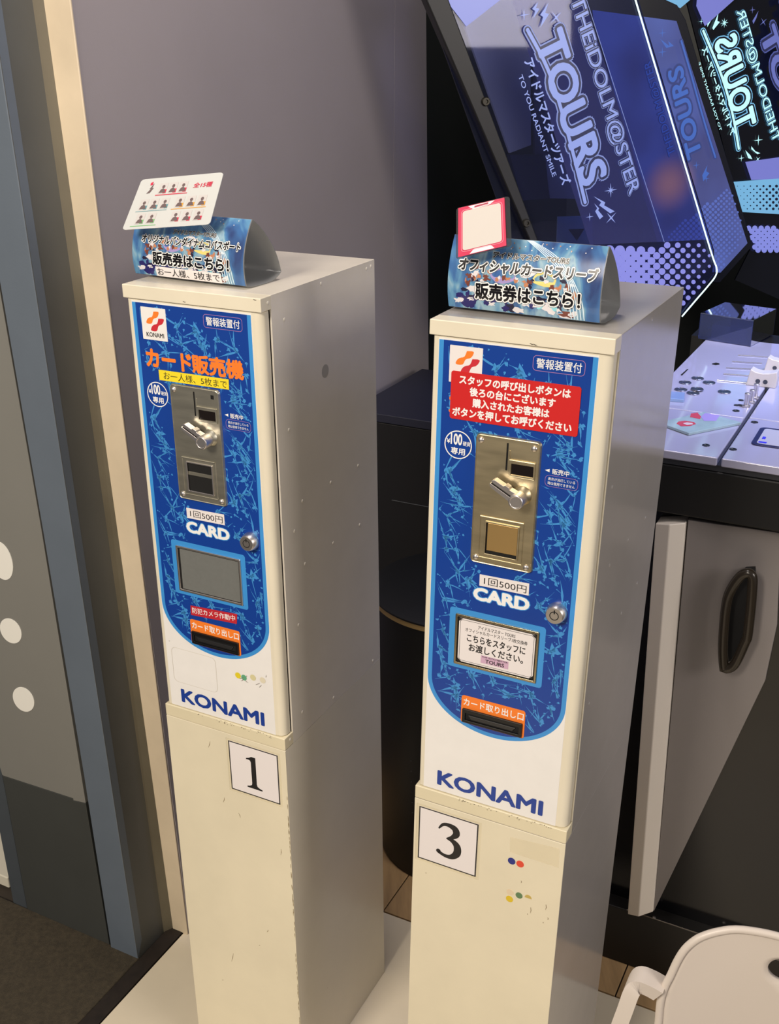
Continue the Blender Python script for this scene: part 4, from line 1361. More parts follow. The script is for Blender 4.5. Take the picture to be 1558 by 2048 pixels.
# screws and slots of the deck
def deckdisc(name, u, v, r, hgt, material, parent=None, z=DZ, rings=False, lab=None):
    q = zL(u, v, z)
    root_ = ac if parent is None else parent
    p = L(q[0], q[1], z) - np.array(ac.location)
    return MB().lathe([(r, 0), (r, hgt * 0.8), (r * 0.9, hgt), (r * 0.55, hgt), (r * 0.5, hgt * 0.4), (r * 0.02, hgt * 0.4)], p, (0, 0, 1), (1, 0, 0), (0, 1, 0), 22).build(name, material, root_, smooth=True)
SCR = mat('deck_screw_steel', (92, 96, 104), 0.3, metal=0.9)
for u, v in ((1412, 891), (1466, 899), (1509, 845), (1472, 822), (1482, 801), (1480, 811), (1473, 811)):
    deckdisc('deck_screw', u, v, 0.0058 if v > 815 else 0.0045, 0.0012, SCR)
def deckslot(pts, name='deck_slot', m_=None):
    P_ = [zL(u, v, DZ) for u, v in pts]
    vs = [L(q[0], q[1], DZ + 0.0003) - np.array(ac.location) for q in P_]
    MB().add(vs, [tuple(range(len(vs)))]).build(name, m_ or GAP, ac)
deckslot([(1424, 727.2), (1432, 725.6), (1439, 727.0), (1439, 729.5), (1431, 730.5), (1424, 729)])
deckslot([(1361, 750), (1374, 738.5), (1377, 738.5), (1364, 751.5)])
RAIL = mat('rail_metal', (190, 190, 200), 0.25, metal=0.8)
for k, (a, b) in enumerate((((1434, 761.5), (1500, 768)), ((1447, 749), (1500, 753)), ((1452, 737), (1508, 740)), ((1464, 724.5), (1524, 728)), ((1476, 711.5), (1536, 715.5)))):
    qa, qb = zL(*a, DZ), zL(*b, DZ)
    MB().tube([L(qa[0], qa[1], DZ + 0.0012) - np.array(ac.location), L(qb[0], qb[1], DZ + 0.0012) - np.array(ac.location)], 0.0011, 8).build('deck_rail', RAIL, ac)
# white saddle brackets on the deck
SAD = mat('saddle_white', (206, 202, 204), 0.35)
def saddle(u, v, s):
    q = zL(u, v, DZ)
    def f(a, b, d):
        return L(q[0] + a * s, q[1] + d * s, DZ + b * s) - np.array(ac.location)
    prof = [(-0.026, 0), (0.026, 0), (0.027, 0.018), (0.025, 0.030), (0.012, 0.026), (0, 0.0245), (-0.012, 0.026), (-0.021, 0.030), (-0.023, 0.018)]
    o = MB().prism(prof, f, -0.010, 0.016).build('saddle_bracket', SAD, ac, bevel=0.0015)
    for dx_ in (-0.006, 0.007):
        MB().lathe([(0.0042 * s, 0), (0.004 * s, 0.0008)], f(dx_, 0.010, -0.0101), np.array([SA, -CA, 0]) * 1.0, (CA, SA, 0), (0, 0, 1), 14).build('saddle_screw', SCR, o)
saddle(1523, 771, 1.0)
saddle(1556, 744, 0.95)
# chrome posts: joystick-like studs standing in the seam
for i, (u, v, hh) in enumerate(((1492, 814, 0.024), (1502, 806, 0.023), (1510, 797, 0.026))):
    q = zL(u, v, DZ)
    p = L(q[0], q[1], DZ) - np.array(ac.location)
    MB().lathe([(0.0068, 0), (0.0068, 0.003), (0.0040, 0.004), (0.0040, hh - 0.004), (0.0048, hh - 0.003), (0.0048, hh), (0.003, hh + 0.0012), (0.0002, hh + 0.0014)], p, (0, 0, 1), (1, 0, 0), (0, 1, 0), 18).build('chrome_stud', CHROME, ac, smooth=True)
# touch reader set into the front plate
rp = [zL(u, v, DZ) for u, v in ((1500, 890), (1531, 857), (1590, 862), (1575, 905))]
def on_deck(poly, name, material, d0, d1, bev=0.0):
    vs = [L(q[0], q[1], DZ + d1) - np.array(ac.location) for q in poly] + [L(q[0], q[1], DZ + d0) - np.array(ac.location) for q in poly]
    n = len(poly)
    return MB().add(vs, [tuple(range(n)), tuple(reversed(range(n, 2 * n)))] + [(i, n + i, n + (i + 1) % n, (i + 1) % n) for i in range(n)]).build(name, material, ac, bevel=bev)
x0r, x1r = rp[0][0], rp[0][0] + 0.11
y0r, y1r = rp[0][1], rp[1][1]
on_deck([(a, b) for a, b in rrect(x0r, x1r, y0r, y1r, 0.010)], 'reader_frame', mat('reader_navy', (38, 42, 86), 0.25), -0.0002, 0.0022, 0.0008)
on_deck([(a, b) for a, b in rrect(x0r + 0.008, x1r - 0.008, y0r + 0.006, y1r - 0.008, 0.006)], 'reader_pad', mat('reader_pad', (190, 190, 206), 0.2), 0.0, 0.0026)
mbx = [(x0r + 0.012, y1r - 0.022), (x0r + 0.020, y1r - 0.012)]
for (a, b, c_, d_) in ((0.010, 0.022, 0.010, 0.017), (0.012, 0.017, 0.030, 0.042)):
    on_deck([(x0r + a, y0r + c_), (x0r + b, y0r + c_), (x0r + b, y0r + d_), (x0r + a, y0r + d_)], 'pad_mark', mat('pad_blue', (60, 60, 226), 0.3), 0.0025, 0.0028)

# loose things on the deck
COIN = mat('coin_nickel', (150, 152, 166), 0.28, metal=1.0, var=0.1, scale=90, bump=0.2, bscale=400)
coins = [(1370, 766, 0, 'coin with pale glare at the back left of the coin cluster'), (1395, 757.5, 0, 'rearmost coin of the cluster on the white deck'), (1418, 766, 0, 'rightmost coin of the cluster, beside the back ones'),
         (1361.5, 780, 0, 'leftmost coin of the cluster beside the machine'), (1394, 779, 0.0018, 'middle coin of the cluster, lying partly over another'), (1386, 787, 0, 'frontmost coin of the cluster, partly under another'),
         (1448.5, 784.5, 0, 'single coin lying apart to the right of the cluster')]
for u, v, dz, lab in coins:
    z = DZ + dz
    q = zL(u, v, z)
    p = L(q[0], q[1], z)
    co = MB().lathe([(0.0110, 0), (0.0113, 0.0003), (0.0113, 0.0014), (0.0110, 0.0017), (0.0100, 0.0017), (0.0098, 0.0014), (0.0002, 0.0014)], (0, 0, 0), (0, 0, 1), (1, 0, 0), (0, 1, 0), 30).build('coin', COIN, smooth=True)
    co.location = tuple(map(float, p))
    tag(co, lab, 'coin', 'loose coins on the white deck')
# sliver of a clear card case next to the machine
q = zL(1352, 797, DZ)
cb = MB().box(-0.012, 0.014, -0.022, 0.022, 0, 0.006).build('card_case', mat('ice_blue_plastic', (150, 178, 226), 0.08, coat=1), bevel=0.001)
cb.location = tuple(map(float, L(q[0], q[1], DZ))); cb.rotation_euler = (0, 0, YAW + 0.2)
tag(cb, 'small glossy ice-blue card case at the left edge of the deck', 'card case')
# picture card lying across the front plates
cc_ = [zL(u, v, DZ + 0.006) for u, v in ((1318, 843), (1378, 864.5), (1483, 843), (1408, 822))]
root = empty('picture_card', L(cc_[0][0], cc_[0][1], DZ))
tag(root, 'pastel picture card with red patches lying flat on the deck front', 'card')
rT = lambda a, b, z: L(a, b, z) - np.array(root.location)
vs = [rT(q[0], q[1], DZ + 0.0048) for q in cc_] + [rT(q[0], q[1], DZ + 0.0004) for q in cc_]
cbase = MB().add(vs, [(0, 1, 2, 3), (7, 6, 5, 4), (0, 4, 5, 1), (1, 5, 6, 2), (2, 6, 7, 3), (3, 7, 4, 0)]).build('card_board', mat('pastel_print', (176, 202, 206), 0.15, var=0.12, scale=30, coat=0.8), root, bevel=0.0006)
def on_card(pts, name, material, dz):
    vs = [rT(q[0], q[1], DZ + dz) for q in [zL(u, v, DZ + dz) for u, v in pts]]
    MB().add(vs, [tuple(range(len(vs)))]).build(name, material, cbase)
on_card([(1380, 834), (1382, 827), (1395, 825), (1402, 833), (1400, 838)], 'red_print', mat('soft_red', (214, 74, 92), 0.15), 0.0050)
on_card([(1353, 847), (1357, 843), (1370, 841.5), (1388, 844), (1392, 848), (1380, 852), (1362, 852.5)], 'red_print', mat('soft_red', (214, 74, 92), 0.15), 0.0050)
on_card([(1402, 833), (1410, 826), (1440, 830), (1432, 842), (1408, 842)], 'pink_print', mat('soft_violet', (178, 158, 226), 0.15), 0.0050)
on_card([(1366, 846.5), (1374, 844.5), (1385, 846), (1386, 848.5), (1374, 850)], 'white_print', mat('soft_white', (232, 214, 216), 0.15), 0.0051)
# clear box at the back of the deck
bq = [zL(u, v, DZ + 0.002) for u, v in ((1396, 676), (1501, 692))]
A_ = np.array(bq[0][:2]); B_ = np.array(bq[1][:2])
ex = B_ - A_; Lx_ = np.linalg.norm(ex); ex /= Lx_; ey = np.array([-ex[1], ex[0]])
bxr = empty('clear_storage_box', L(A_[0], A_[1], DZ))
tag(bxr, 'clear blue-tinted plastic box standing at the back of the white deck', 'box')
def bxp(a, b, z):
    p = A_ + ex * a + ey * b
    return L(p[0], p[1], DZ + z) - np.array(bxr.location)
CB = clear('box_plastic', (150, 165, 215), 0.26, 0.2, 0.05, (120, 136, 190))
hb_ = 0.055
wd = 0.13
outer = [(0, 0), (Lx_, 0), (Lx_, wd), (0, wd)]
for i in range(4):
    (a0, b0), (a1, b1) = outer[i], outer[(i + 1) % 4]
    n2 = np.array([-(b1 - b0), a1 - a0]); n2 = n2 / np.linalg.norm(n2) * 0.002
    P_ = [(a0, b0), (a1, b1), (a1 + n2[0], b1 + n2[1]), (a0 + n2[0], b0 + n2[1])]
    MB().prism(P_, lambda a, b, z: bxp(a, b, z), 0.001, hb_ - 0.002).build('box_side', CB, bxr)
MB().prism(outer, lambda a, b, z: bxp(a, b, z), hb_ - 0.002, hb_).build('box_lid', clear('lid_plastic', (150, 165, 215), 0.25, 0.3, 0.04, (130, 145, 205)), bxr, bevel=0.0006)
MB().prism([(0.02, 0.02), (Lx_ - 0.02, 0.02), (Lx_ - 0.02, wd - 0.03), (0.02, wd - 0.03)], lambda a, b, z: bxp(a, b, z), 0.0005, 0.03).build('paper_stack', mat('pale_paper_stack', (120, 128, 170), 0.6), bxr)
MB().box(0.46, 1.75, 1.252, 1.33, 0.0, 1.028).build('rear_body', mat('fascia_black', (9, 9, 10), 0.5), ac, T=aT)

# ------------------------------------------------------------------ edge-lit acrylic wing with engraved lettering
NWp = np.array([0.287, -0.958, 0.0])
DW = np.array([0.958, 0.287, 0.0])


class Plane:
    def __init__(s, p0, root, n=NWp):
        s.p0, s.root, s.n = np.array(p0, float), root, np.array(n, float)
        s.n /= np.linalg.norm(s.n)
        s.dx = np.array([-s.n[1], s.n[0], 0])

    def at(s, u, v, d=0.0):
        p = onplane(u, v, s.n, s.p0 + s.n * d)
        return p - np.array(s.root.location)

    def loc(s, u, v):
        p = onplane(u, v, s.n, s.p0) - s.p0
        return (p @ s.dx, p[2])

    def w(s, a, b, d):
        return s.p0 + s.dx * a + np.array([0, 0, 1]) * b + s.n * d - np.array(s.root.location)

    def poly(s, px, name, material, d0=0.0, th=0.003, parent=None, **k):
        pts = [s.loc(u, v) for u, v in px]
        return MB().prism(pts, s.w, d0, d0 - th).build(name, material, parent or s.root, **k)

    def flat(s, mb, px, d):
        mb.add([s.w(*s.loc(u, v), d) for u, v in px], [tuple(range(len(px)))])

    def txt(s, mb, string, a, b, up, hpx, d, bold, ref=None, stretch=1):
        """text along the segment between pixels a and b; up = pixel direction of the letters' tops"""
        A0, B0 = np.array(s.loc(*a)), np.array(s.loc(*b))
        U0 = np.array(s.loc(a[0] + up[0], a[1] + up[1])) - A0
        ex_ = B0 - A0
        ln = np.linalg.norm(ex_); ex_ = ex_ / ln
        ey_ = U0 - ex_ * (U0 @ ex_); ey_ = ey_ / np.linalg.norm(ey_)
        H = hpx * np.linalg.norm(np.array(s.loc(a[0] + 10, a[1])) - A0) / 10

        def f(x, z, dd):
            q = A0 + ex_ * x + ey_ * z
            return s.w(q[0], q[1], dd)
        text(mb, string, 0, ln, 0, H, f, d, bold=bold, ref=ref, res=4, out=1)

    def star(s, mb, u, v, r, d, thin=0.12, rot=0.0, n=4):
        c_ = np.array(s.loc(u, v)); k_ = np.linalg.norm(np.array(s.loc(u + 10, v)) - c_) / 10
        P_ = []
        for i in range(2 * n):
            a_ = rot + PI * i / n
            q = r * k_ * (1 if i % 2 == 0 else thin)
            P_.append(c_ + q * np.array([math.cos(a_), math.sin(a_)]))
        mb.add([s.w(p[0], p[1], d) for p in P_], [tuple(range(2 * n))])

    def line(s, mb, px, wpx, d):
        pts = [np.array(s.loc(*p)) for p in px]
        k_ = np.linalg.norm(np.array(s.loc(px[0][0] + 10, px[0][1])) - pts[0]) / 10
        pp = smooth_path(pts, 8) if len(pts) > 2 else pts
        ribbon(mb, [(q[0], q[1], wpx * k_ / 2) for q in pp], s.w, d)


P0 = np.array([0.60, 2.40, 1.2])
wg = empty('acrylic_wing_panel', (0.3, 2.31, 1.0))
tag(wg, 'large clear acrylic panel with glowing engraved lettering and black slanted post', 'acrylic panel')
pw = Plane(P0, wg)
pw.poly([(1430, 548), (1368, 628), (1080, 640), (820, -90), (1250, -90), (1428, 500)][::-1], 'pane', clear('wing_acrylic', (200, 205, 235), 0.05, 0.10, 0.03, (110, 120, 170)), 0, 0.005)
fb = pw.poly([(806, -90), (857, -90), (1072, 486), (1112, 600), (1075, 600), (1052, 479)][::-1], 'slanted_post', mat('post_black', (16, 17, 18), 0.4), 0.02, 0.03, bevel=0.003)
for u, v in ((971, 203), (1052.5, 446)):
    c_ = pw.at(u, v, 0.02)
    MB().lathe([(0.0085, 0), (0.0085, 0.003), (0.007, 0.005), (0.004, 0.005), (0.0038, 0.002), (0.0002, 0.002)], c_, NWp, DW, (0, 0, 1), 20).build('bolt', mat('bolt_dark', (62, 60, 54), 0.35, metal=0.8), wg, smooth=True)
# glowing cut edge
ge = MB()
pts = [pw.at(u, v, 0.001) for u, v in smooth_path([(1244, -90), (1271, 0), (1353, 274), (1420, 497), (1433, 535), (1431, 552), (1416, 572), (1392, 600), (1364, 633)], 6)]
ge.tube(pts, 0.0017, 8)
ge.build('lit_edge', glow('edge_glow', (214, 244, 250), 1.6), wg)
ENG = glow('engraving_glow', (158, 176, 248), 0.80)
DARKG = glow('engraving_gap', (44, 52, 108), 0.35)
FAINT = glow('engraving_line', (150, 168, 240), 0.65)


def engraving(pl, A, mats, base=0.0):
    """A: dict of pixel layout"""
    outl, gap, fill = MB(), MB(), MB()
    a, b, up, h = A['tours']
    pl.txt(outl, 'TOURS', a, b, up, h, base + 0.0042, 0.115, 0.03)
    pl.txt(gap, 'TOURS', a, b, up, h, base + 0.0048, 0.085, 0.03)
    pl.txt(fill, 'TOURS', a, b, up, h, base + 0.0054, 0.03)
    a, b, up, h = A['idol']
    pl.txt(outl, 'THEiDOLM@STER', a, b, up, h, base + 0.0036, 0.07, 0.01)
    pl.txt(gap, 'THEiDOLM@STER', a, b, up, h, base + 0.0039, 0.05, 0.01)
    pl.txt(fill, 'THEiDOLM@STER', a, b, up, h, base + 0.0054, 0.004)
    tmp = MB()
    if 'jp' in A:
        a, b, up, h = A['jp']
        pl.txt(fill, 'アイドルマスターツアーズ', a, b, up, h, base + 0.0054, 0.030)
    if 'en' in A:
        a, b, up, h = A['en']
        pl.txt(fill, 'TO YOU RADIANT SMILE', a, b, up, h, base + 0.0054, 0.012)
    if 'swoosh' in A:
        pl.line(outl, A['swoosh'][0], A['swoosh'][1] * 1.0, base + 0.0043)
        pl.line(gap, A['swoosh'][0], A['swoosh'][1] * 0.72, base + 0.0049)
        pl.line(fill, A['swoosh'][0], A['swoosh'][1] * 0.40, base + 0.0055)
    for (u, v, r, rot) in A.get('stars', []):
        pl.star(fill, u, v, r, base + 0.0054, 0.14, rot)
    for bolt in A.get('bolts', []):
        pl.flat(fill, bolt, base + 0.0054)
    outl.build('engraved_outline', mats[0], pl.root)
    gap.build('engraved_gap', mats[1], pl.root)
    fill.build('engraved_lettering', mats[2], pl.root)


UPR = (20, -7)
engraving(pw, dict(
    tours=((1064, 80), (1161, 378), UPR, 62), idol=((1131, 2), (1250, 394), UPR, 35),
    jp=((1045, 122), (1122, 372), UPR, 21), en=((1034, 152), (1103, 354), UPR, 9),
    swoosh=([(1053, 60), (1098, 150), (1137, 280), (1168, 404)], 17),
    stars=[(1046, 30, 11, 0.1), (1110, 35, 14, 0.75), (1219, 380, 13, 0.1), (1177, 433, 8, 0.1), (1220, 435, 13, 0.78), (1219, 380, 8, 0.8)],
    bolts=[[(1062, 18), (1074, 4), (1070, 16), (1077, 18), (1064, 38), (1068, 22)], [(1078, 30), (1095, 5), (1088, 26), (1096, 28), (1078, 56), (1084, 34)],
           [(1185, 392), (1208, 404), (1206, 410), (1227, 422), (1218, 426), (1196, 410), (1200, 404)], [(1186, 406), (1196, 416), (1194, 420), (1204, 432), (1197, 438), (1188, 422), (1192, 416)]]),
    (FAINT, DARKG, ENG))
# light reflecting off the pane, put in as a tinted emissive film
band = clear('reflection_film', (170, 165, 210), 0.40, 0.06, 0.2, (92, 90, 128))
_n = band.node_tree
_e = _n.nodes.new('ShaderNodeEmission'); _e.inputs[0].default_value = lin((150, 146, 180)); _e.inputs[1].default_value = 0.20
_a = _n.nodes.new('ShaderNodeAddShader')
_o = _n.nodes['Material Output']
_src = _o.inputs[0].links[0].from_socket
_n.links.new(_src, _a.inputs[0]); _n.links.new(_e.outputs[0], _a.inputs[1]); _n.links.new(_a.outputs[0], _o.inputs[0])
pw.poly([(1036, 31), (1000, -90), (1143, -90), (1183, 32), (1328, 484), (1183, 491)], 'reflected_band', band, -0.007, 0.001)
mb = MB()
pw.line(mb, [(1144, -90), (1183, 32)], 1.2, 0.001)
pw.line(mb, [(1183, 32), (1328, 484)], 1.2, 0.001)
mb.build('engraved_line', FAINT, wg)
# lit wedge at the top left of the pane
pw.poly([(880, -60), (1010, -60), (1000, 0), (932, 53), (891, 0)][::-1], 'lit_wedge', glow('wedge_glow', (150, 160, 240), 0.75), 0.002, 0.001)


def halftone(pl, corners, name, material, rfun, step, d, inpoly, parent=None):
    mb = MB()
    (u0_, v0_), (u1_, v1_) = corners
    k = 0
    v = v0_
    while v < v1_:
        u = u0_ + (step / 2 if k % 2 else 0)
        while u < u1_:
            if inpoly(u, v):
                r = rfun(u, v)
                if r > 0.4:
                    mb.add([pl.w(*pl.loc(u + r * math.cos(2 * PI * i / 14), v + r * math.sin(2 * PI * i / 14)), d) for i in range(14)], [tuple(range(14))])
            u += step
        v += step / 2
        k += 1
    return mb.build(name, material, parent or pl.root, kind='stuff')


def inside_poly(poly):
    def f(u, v):
        c = False
        for (a, b), (c_, d_) in zip(poly, poly[1:] + poly[:1]):
            if (b > v) != (d_ > v) and u < (c_ - a) * (v - b) / (d_ - b) + a:
                c = not c
        return c
    return f


DOT = glow('halftone_glow', (150, 152, 244), 0.80)
hp_ = [(1180, 497), (1408, 486), (1424, 528), (1420, 548), (1358, 628), (1100, 640), (1060, 500)]
pw.poly([(1178, 492), (1418, 480), (1430, 520), (1428, 548), (1366, 630), (1100, 640), (1070, 500)], 'print_ground', mat('print_ground', (26, 28, 58), 0.3), -0.006, 0.001)
halftone(pw, ((1060, 490), (1440, 640)), 'halftone_dots', DOT, lambda u, v: max(1.5, 10.6 - max(0, u - 1230) * 0.040), 21, 0.003, inside_poly(hp_))

# ------------------------------------------------------------------ behind the wing: dark backdrop, far panels, monitor, second lit panel
MB().prism([(far(0) + 0.001, 0), (2.38, 0), (2.38, 2.5), (far(2.5) + 0.001, 2.5)], wallT(0.0), 0.0, 0.05).build('wall_return', mat('green_black_board', (24, 29, 29), 0.5), kind='structure')
MB().box(-0.28, 2.6, 2.385, 2.42, 0.0, 2.6).build('wall_rear', mat('green_black_board', (24, 29, 29), 0.5), T=Lw, kind='structure')

fp = empty('far_booth', (0.5, 2.95, 0))
tag(fp, 'grey panels and arrow sign of the booth interior seen through the clear pane', 'booth interior')
pf_ = Plane(P0 - NWp * 0.22, fp)
GREYP = mat('far_grey_panel', (150, 154, 168), 0.6)
GREYD = mat('far_dark_panel', (34, 38, 56), 0.4)
pf_.poly([(925, 40), (930, -60), (1060, -60), (1062, 290), (1020, 306), (1000, 250)][::-1], 'grey_panel', GREYP, 0.0, 0.01)
pf_.poly([(1016, 309), (1085, 309), (1096, 396), (1040, 400)][::-1], 'dark_cabinet', GREYD, 0.01, 0.02)
pf_.poly([(1090, 320), (1200, 300), (1200, 380), (1186, 398), (1096, 396)][::-1], 'grey_ledge', GREYP, 0.005, 0.02)
pf_.poly([(1062, -60), (1200, -60), (1200, 300), (1070, 320)][::-1], 'dim_panel', mat('far_dim_panel', (72, 74, 92), 0.5), 0.0, 0.01)
sg = pf_.poly([(1111, 432), (1180, 430), (1182, 505), (1109, 505)][::-1], 'arrow_sign', mat('arrow_paper', (150, 178, 206), 0.5), 0.012, 0.004)
mb = MB()
pf_.flat(mb, [(1132, 457), (1164, 456), (1149, 480)][::-1], 0.0125)
mb.build('arrow', mat('arrow_dark', (44, 50, 74), 0.5), sg)

# monitor seen edge-on behind the wing
mn = empty('display_monitor', (0.75, 2.65, 1.1))
tag(mn, 'large tilted monitor with black bezel and dim blue screen behind the clear pane', 'monitor')
pm_ = Plane(P0 - NWp * 0.14, mn)
pm_.poly([(1168, 24), (1158, -80), (1355, 10), (1372, 40), (1506, 492), (1440, 566), (1310, 560)][::-1], 'bezel', mat('bezel_black', (18, 20, 30), 0.25), 0.0, 0.03, bevel=0.002)


def screen_material():
    M = bpy.data.materials.new('dim_blue_screen')
    M.use_nodes = True
    nt = M.node_tree
    b = nt.nodes['Principled BSDF']
    b.inputs['Base Color'].default_value = lin((24, 28, 60))
    b.inputs['Roughness'].default_value = 0.08
    tc = nt.nodes.new('ShaderNodeTexCoord')
    # blue tones and a soft orange spot put into the screen's emission
    c_ = pm_.at(1338, 368)
    mp = nt.nodes.new('ShaderNodeVectorMath'); mp.operation = 'DISTANCE'
    mp.inputs[1].default_value = tuple(c_)
    nt.links.new(tc.outputs['Object'], mp.inputs[0])
    mr = nt.nodes.new('ShaderNodeMapRange')
    mr.inputs['From Min'].default_value = 0.0
    mr.inputs['From Max'].default_value = 0.075
    mr.inputs['To Min'].default_value = 1.0
    mr.inputs['To Max'].default_value = 0.0
    mr.interpolation_type = 'SMOOTHSTEP'
    nt.links.new(mp.outputs['Value'], mr.inputs['Value'])
    n = nt.nodes.new('ShaderNodeTexNoise'); n.inputs['Scale'].default_value = 5
    nt.links.new(tc.outputs['Object'], n.inputs['Vector'])
    r = nt.nodes.new('ShaderNodeValToRGB')
    r.color_ramp.elements[0].position = 0.35; r.color_ramp.elements[0].color = lin((78, 82, 134))
    r.color_ramp.elements[1].position = 0.65; r.color_ramp.elements[1].color = lin((94, 108, 178))
    nt.links.new(n.outputs['Fac'], r.inputs[0])
    mx = nt.nodes.new('ShaderNodeMixRGB')
    mx.inputs[2].default_value = lin((218, 150, 134))
    nt.links.new(mr.outputs[0], mx.inputs[0])
    nt.links.new(r.outputs[0], mx.inputs[1])
    nt.links.new(mx.outputs[0], b.inputs['Emission Color'])
    b.inputs['Emission Strength'].default_value = 0.8
    return M


pm_.poly([(1186, 36), (1184, 20), (1352, 42), (1494, 486), (1440, 545), (1330, 540)][::-1], 'screen', screen_material(), 0.002, 0.001)
FN = glow('reflected_lettering', (74, 118, 214), 0.72)
FN2 = glow('reflected_lettering_gap', (66, 84, 160), 0.6)
l2 = empty('screen_reflection', (0.75, 2.6, 1.1))  # painted reflection of the wing's lettering in the screen, as dim emissive text
tag(l2, 'faint blue lettering painted as a reflection in the monitor screen', 'acrylic panel')
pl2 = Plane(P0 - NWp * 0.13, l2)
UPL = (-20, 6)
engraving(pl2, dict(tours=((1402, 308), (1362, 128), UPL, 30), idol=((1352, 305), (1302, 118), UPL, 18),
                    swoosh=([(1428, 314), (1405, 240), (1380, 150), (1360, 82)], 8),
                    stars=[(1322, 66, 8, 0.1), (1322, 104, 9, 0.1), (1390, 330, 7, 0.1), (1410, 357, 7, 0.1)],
                    bolts=[[(1318, 78), (1336, 92), (1334, 82), (1345, 92), (1330, 96)][::-1], [(1402, 350), (1412, 330), (1410, 342), (1416, 346), (1404, 362)]]), (FN2, glow('reflected_gap', (66, 80, 150), 0.55), FN))
halftone(pl2, ((1320, 380), (1500, 560)), 'halftone_dots', glow('reflected_dots', (100, 122, 214), 0.7), lambda u, v: max(0.8, 3.6 - abs(u - 1400) * 0.02), 11, 0.003, inside_poly([(1330, 470), (1460, 372), (1488, 470), (1440, 540), (1400, 540)]))

# far right: bright lit panel of the neighbouring booth
l3 = empty('lit_acrylic_panel', (0.95, 2.75, 1.1))
tag(l3, 'bright cyan-lit acrylic panel with mirrored lettering at the top right edge', 'acrylic panel')
pl3 = Plane(P0 - NWp * 0.20, l3)
pl3.poly([(1352, -80), (1700, -80), (1700, 660), (1470, 560), (1500, 500)][::-1], 'dark_pane', mat('dark_pane', (10, 12, 22), 0.15), 0.0, 0.004)
BR = glow('cyan_engraving', (190, 250, 255), 1.15)
BR2 = glow('cyan_outline', (130, 206, 250), 0.9)
DK = mat('dark_pane_gap', (8, 12, 34), 0.3)
engraving(pl3, dict(tours=((1468, 266), (1424, 84), (20, -3), 44), idol=((1540, 288), (1466, 26), (20, -4), 20),
                    jp=((1458, 272), (1400, 98), (20, -6), 12), en=((1437, 262), (1393, 126), (20, -6), 4.5),
                    swoosh=([(1404, 62), (1440, 150), (1462, 226), (1475, 297)], 11),
                    stars=[(1424, 18, 8, 0.1), (1446, 46, 8, 0.1), (1446, 46, 8, 0.8), (1400, 43, 5, 0.1), (1514, 280, 9, 0.1), (1480, 316, 6, 0.1), (1513, 318, 6, 0.7)],
                    bolts=[[(1412, 42), (1418, 28), (1420, 40), (1412, 54)], [(1422, 56), (1434, 26), (1432, 42), (1437, 44), (1424, 60)],
                           [(1500, 292), (1508, 302), (1518, 306), (1512, 308), (1500, 298)][::-1], [(1488, 300), (1498, 310), (1502, 318), (1494, 316)][::-1]]), (BR2, DK, BR))
LIL = glow('lilac_surface', (132, 136, 224), 0.78)
l4 = empty('neighbour_booth', (1.0, 2.8, 1.1))
tag(l4, 'lit lilac surfaces and halftone strips of the neighbouring booth at the right edge', 'booth')
pl4 = Plane(P0 - NWp * 0.192, l4)
CYL = glow('cyan_surface', (128, 196, 240), 0.8)
pl4.poly([(1393, 12), (1400, -60), (1500, -60), (1468, 0), (1410, 52)][::-1], 'lilac_wedge', LIL, 0, 0.001)
pl4.poly([(1318, 0), (1300, -60), (1390, -60), (1380, 0), (1361, 16)][::-1], 'cyan_wedge', CYL, 0, 0.001)
pl4.poly([(1491, 324), (1620, 306), (1620, 355), (1503, 360)][::-1], 'lilac_block', LIL, 0, 0.001)
g5 = pl4.poly([(1464, 364), (1620, 352), (1620, 432), (1484, 424)][::-1], 'halftone_strip', CYL, 0, 0.001)
halftone(pl4, ((1474, 372), (1620, 424)), 'halftone_gaps', mat('gap_dots', (12, 20, 50), 0.4), lambda u, v: 0.8 + max(0, u - 1480) * 0.030, 13, 0.002, inside_poly([(1470, 368), (1620, 356), (1620, 428), (1486, 420)]))
halftone(pl4, ((1490, 450), (1620, 520)), 'halftone_dots', glow('lilac_dots', (140, 148, 236), 0.85), lambda u, v: 5.4, 12.5, 0.002, inside_poly([(1488, 450), (1620, 462), (1620, 500), (1512, 502)]))
# third, dim readable lettering behind it
l5 = empty('dim_lettered_sheet', (1.05, 2.75, 1.1))
tag(l5, 'dim lilac lettered sheet cut by the right edge of the picture', 'acrylic panel')
pl5 = Plane(P0 - NWp * 0.185, l5)
engraving(pl5, dict(tours=((1514, 66), (1600, 330), UPR, 34), idol=((1548, -6), (1680, 400), UPR, 20), stars=[(1524, 44, 8, 0.7), (1502, 20, 6, 0.1)],
                    bolts=[[(1502, 42), (1514, 22), (1510, 36), (1504, 48)]]), (glow('dim_outline', (88, 100, 180), 0.7), glow('dim_gap', (40, 44, 96), 0.5), glow('dim_fill', (120, 130, 214), 0.7)))
# booth lower shroud

# ------------------------------------------------------------------ white plastic chair at the bottom right
CHY = -0.16
CHM = mat('matte_white_plastic', (206, 196, 186), 0.42, bump=0.05, bscale=500)
ch = empty('plastic_chair', L(0.95, CHY, 0))
tag(ch, 'white plastic chair with slotted rounded backrest, bottom right corner in front of the cabinet', 'chair')
def cl_(u, v):
    q = yL(u, v, CHY)
    return (q[0], q[2])
def cw(a, b, d):
    return L(a, CHY + d, b) - np.array(ch.location)
left = [cl_(u, v) for u, v in ((1300, 2200), (1311, 2100), (1318, 2040), (1322, 2000), (1330, 1972), (1341, 1951), (1353, 1926), (1367, 1906), (1386, 1893), (1405, 1888), (1430, 1886.5), (1463, 1889), (1510, 1902), (1558, 1918))]
top_end = left[-1]
cxm = cl_(1600, 1930)[0]
right = [(2 * cxm - x, z) for x, z in reversed(left[:-1])]
zt_ = max(z for _, z in left)
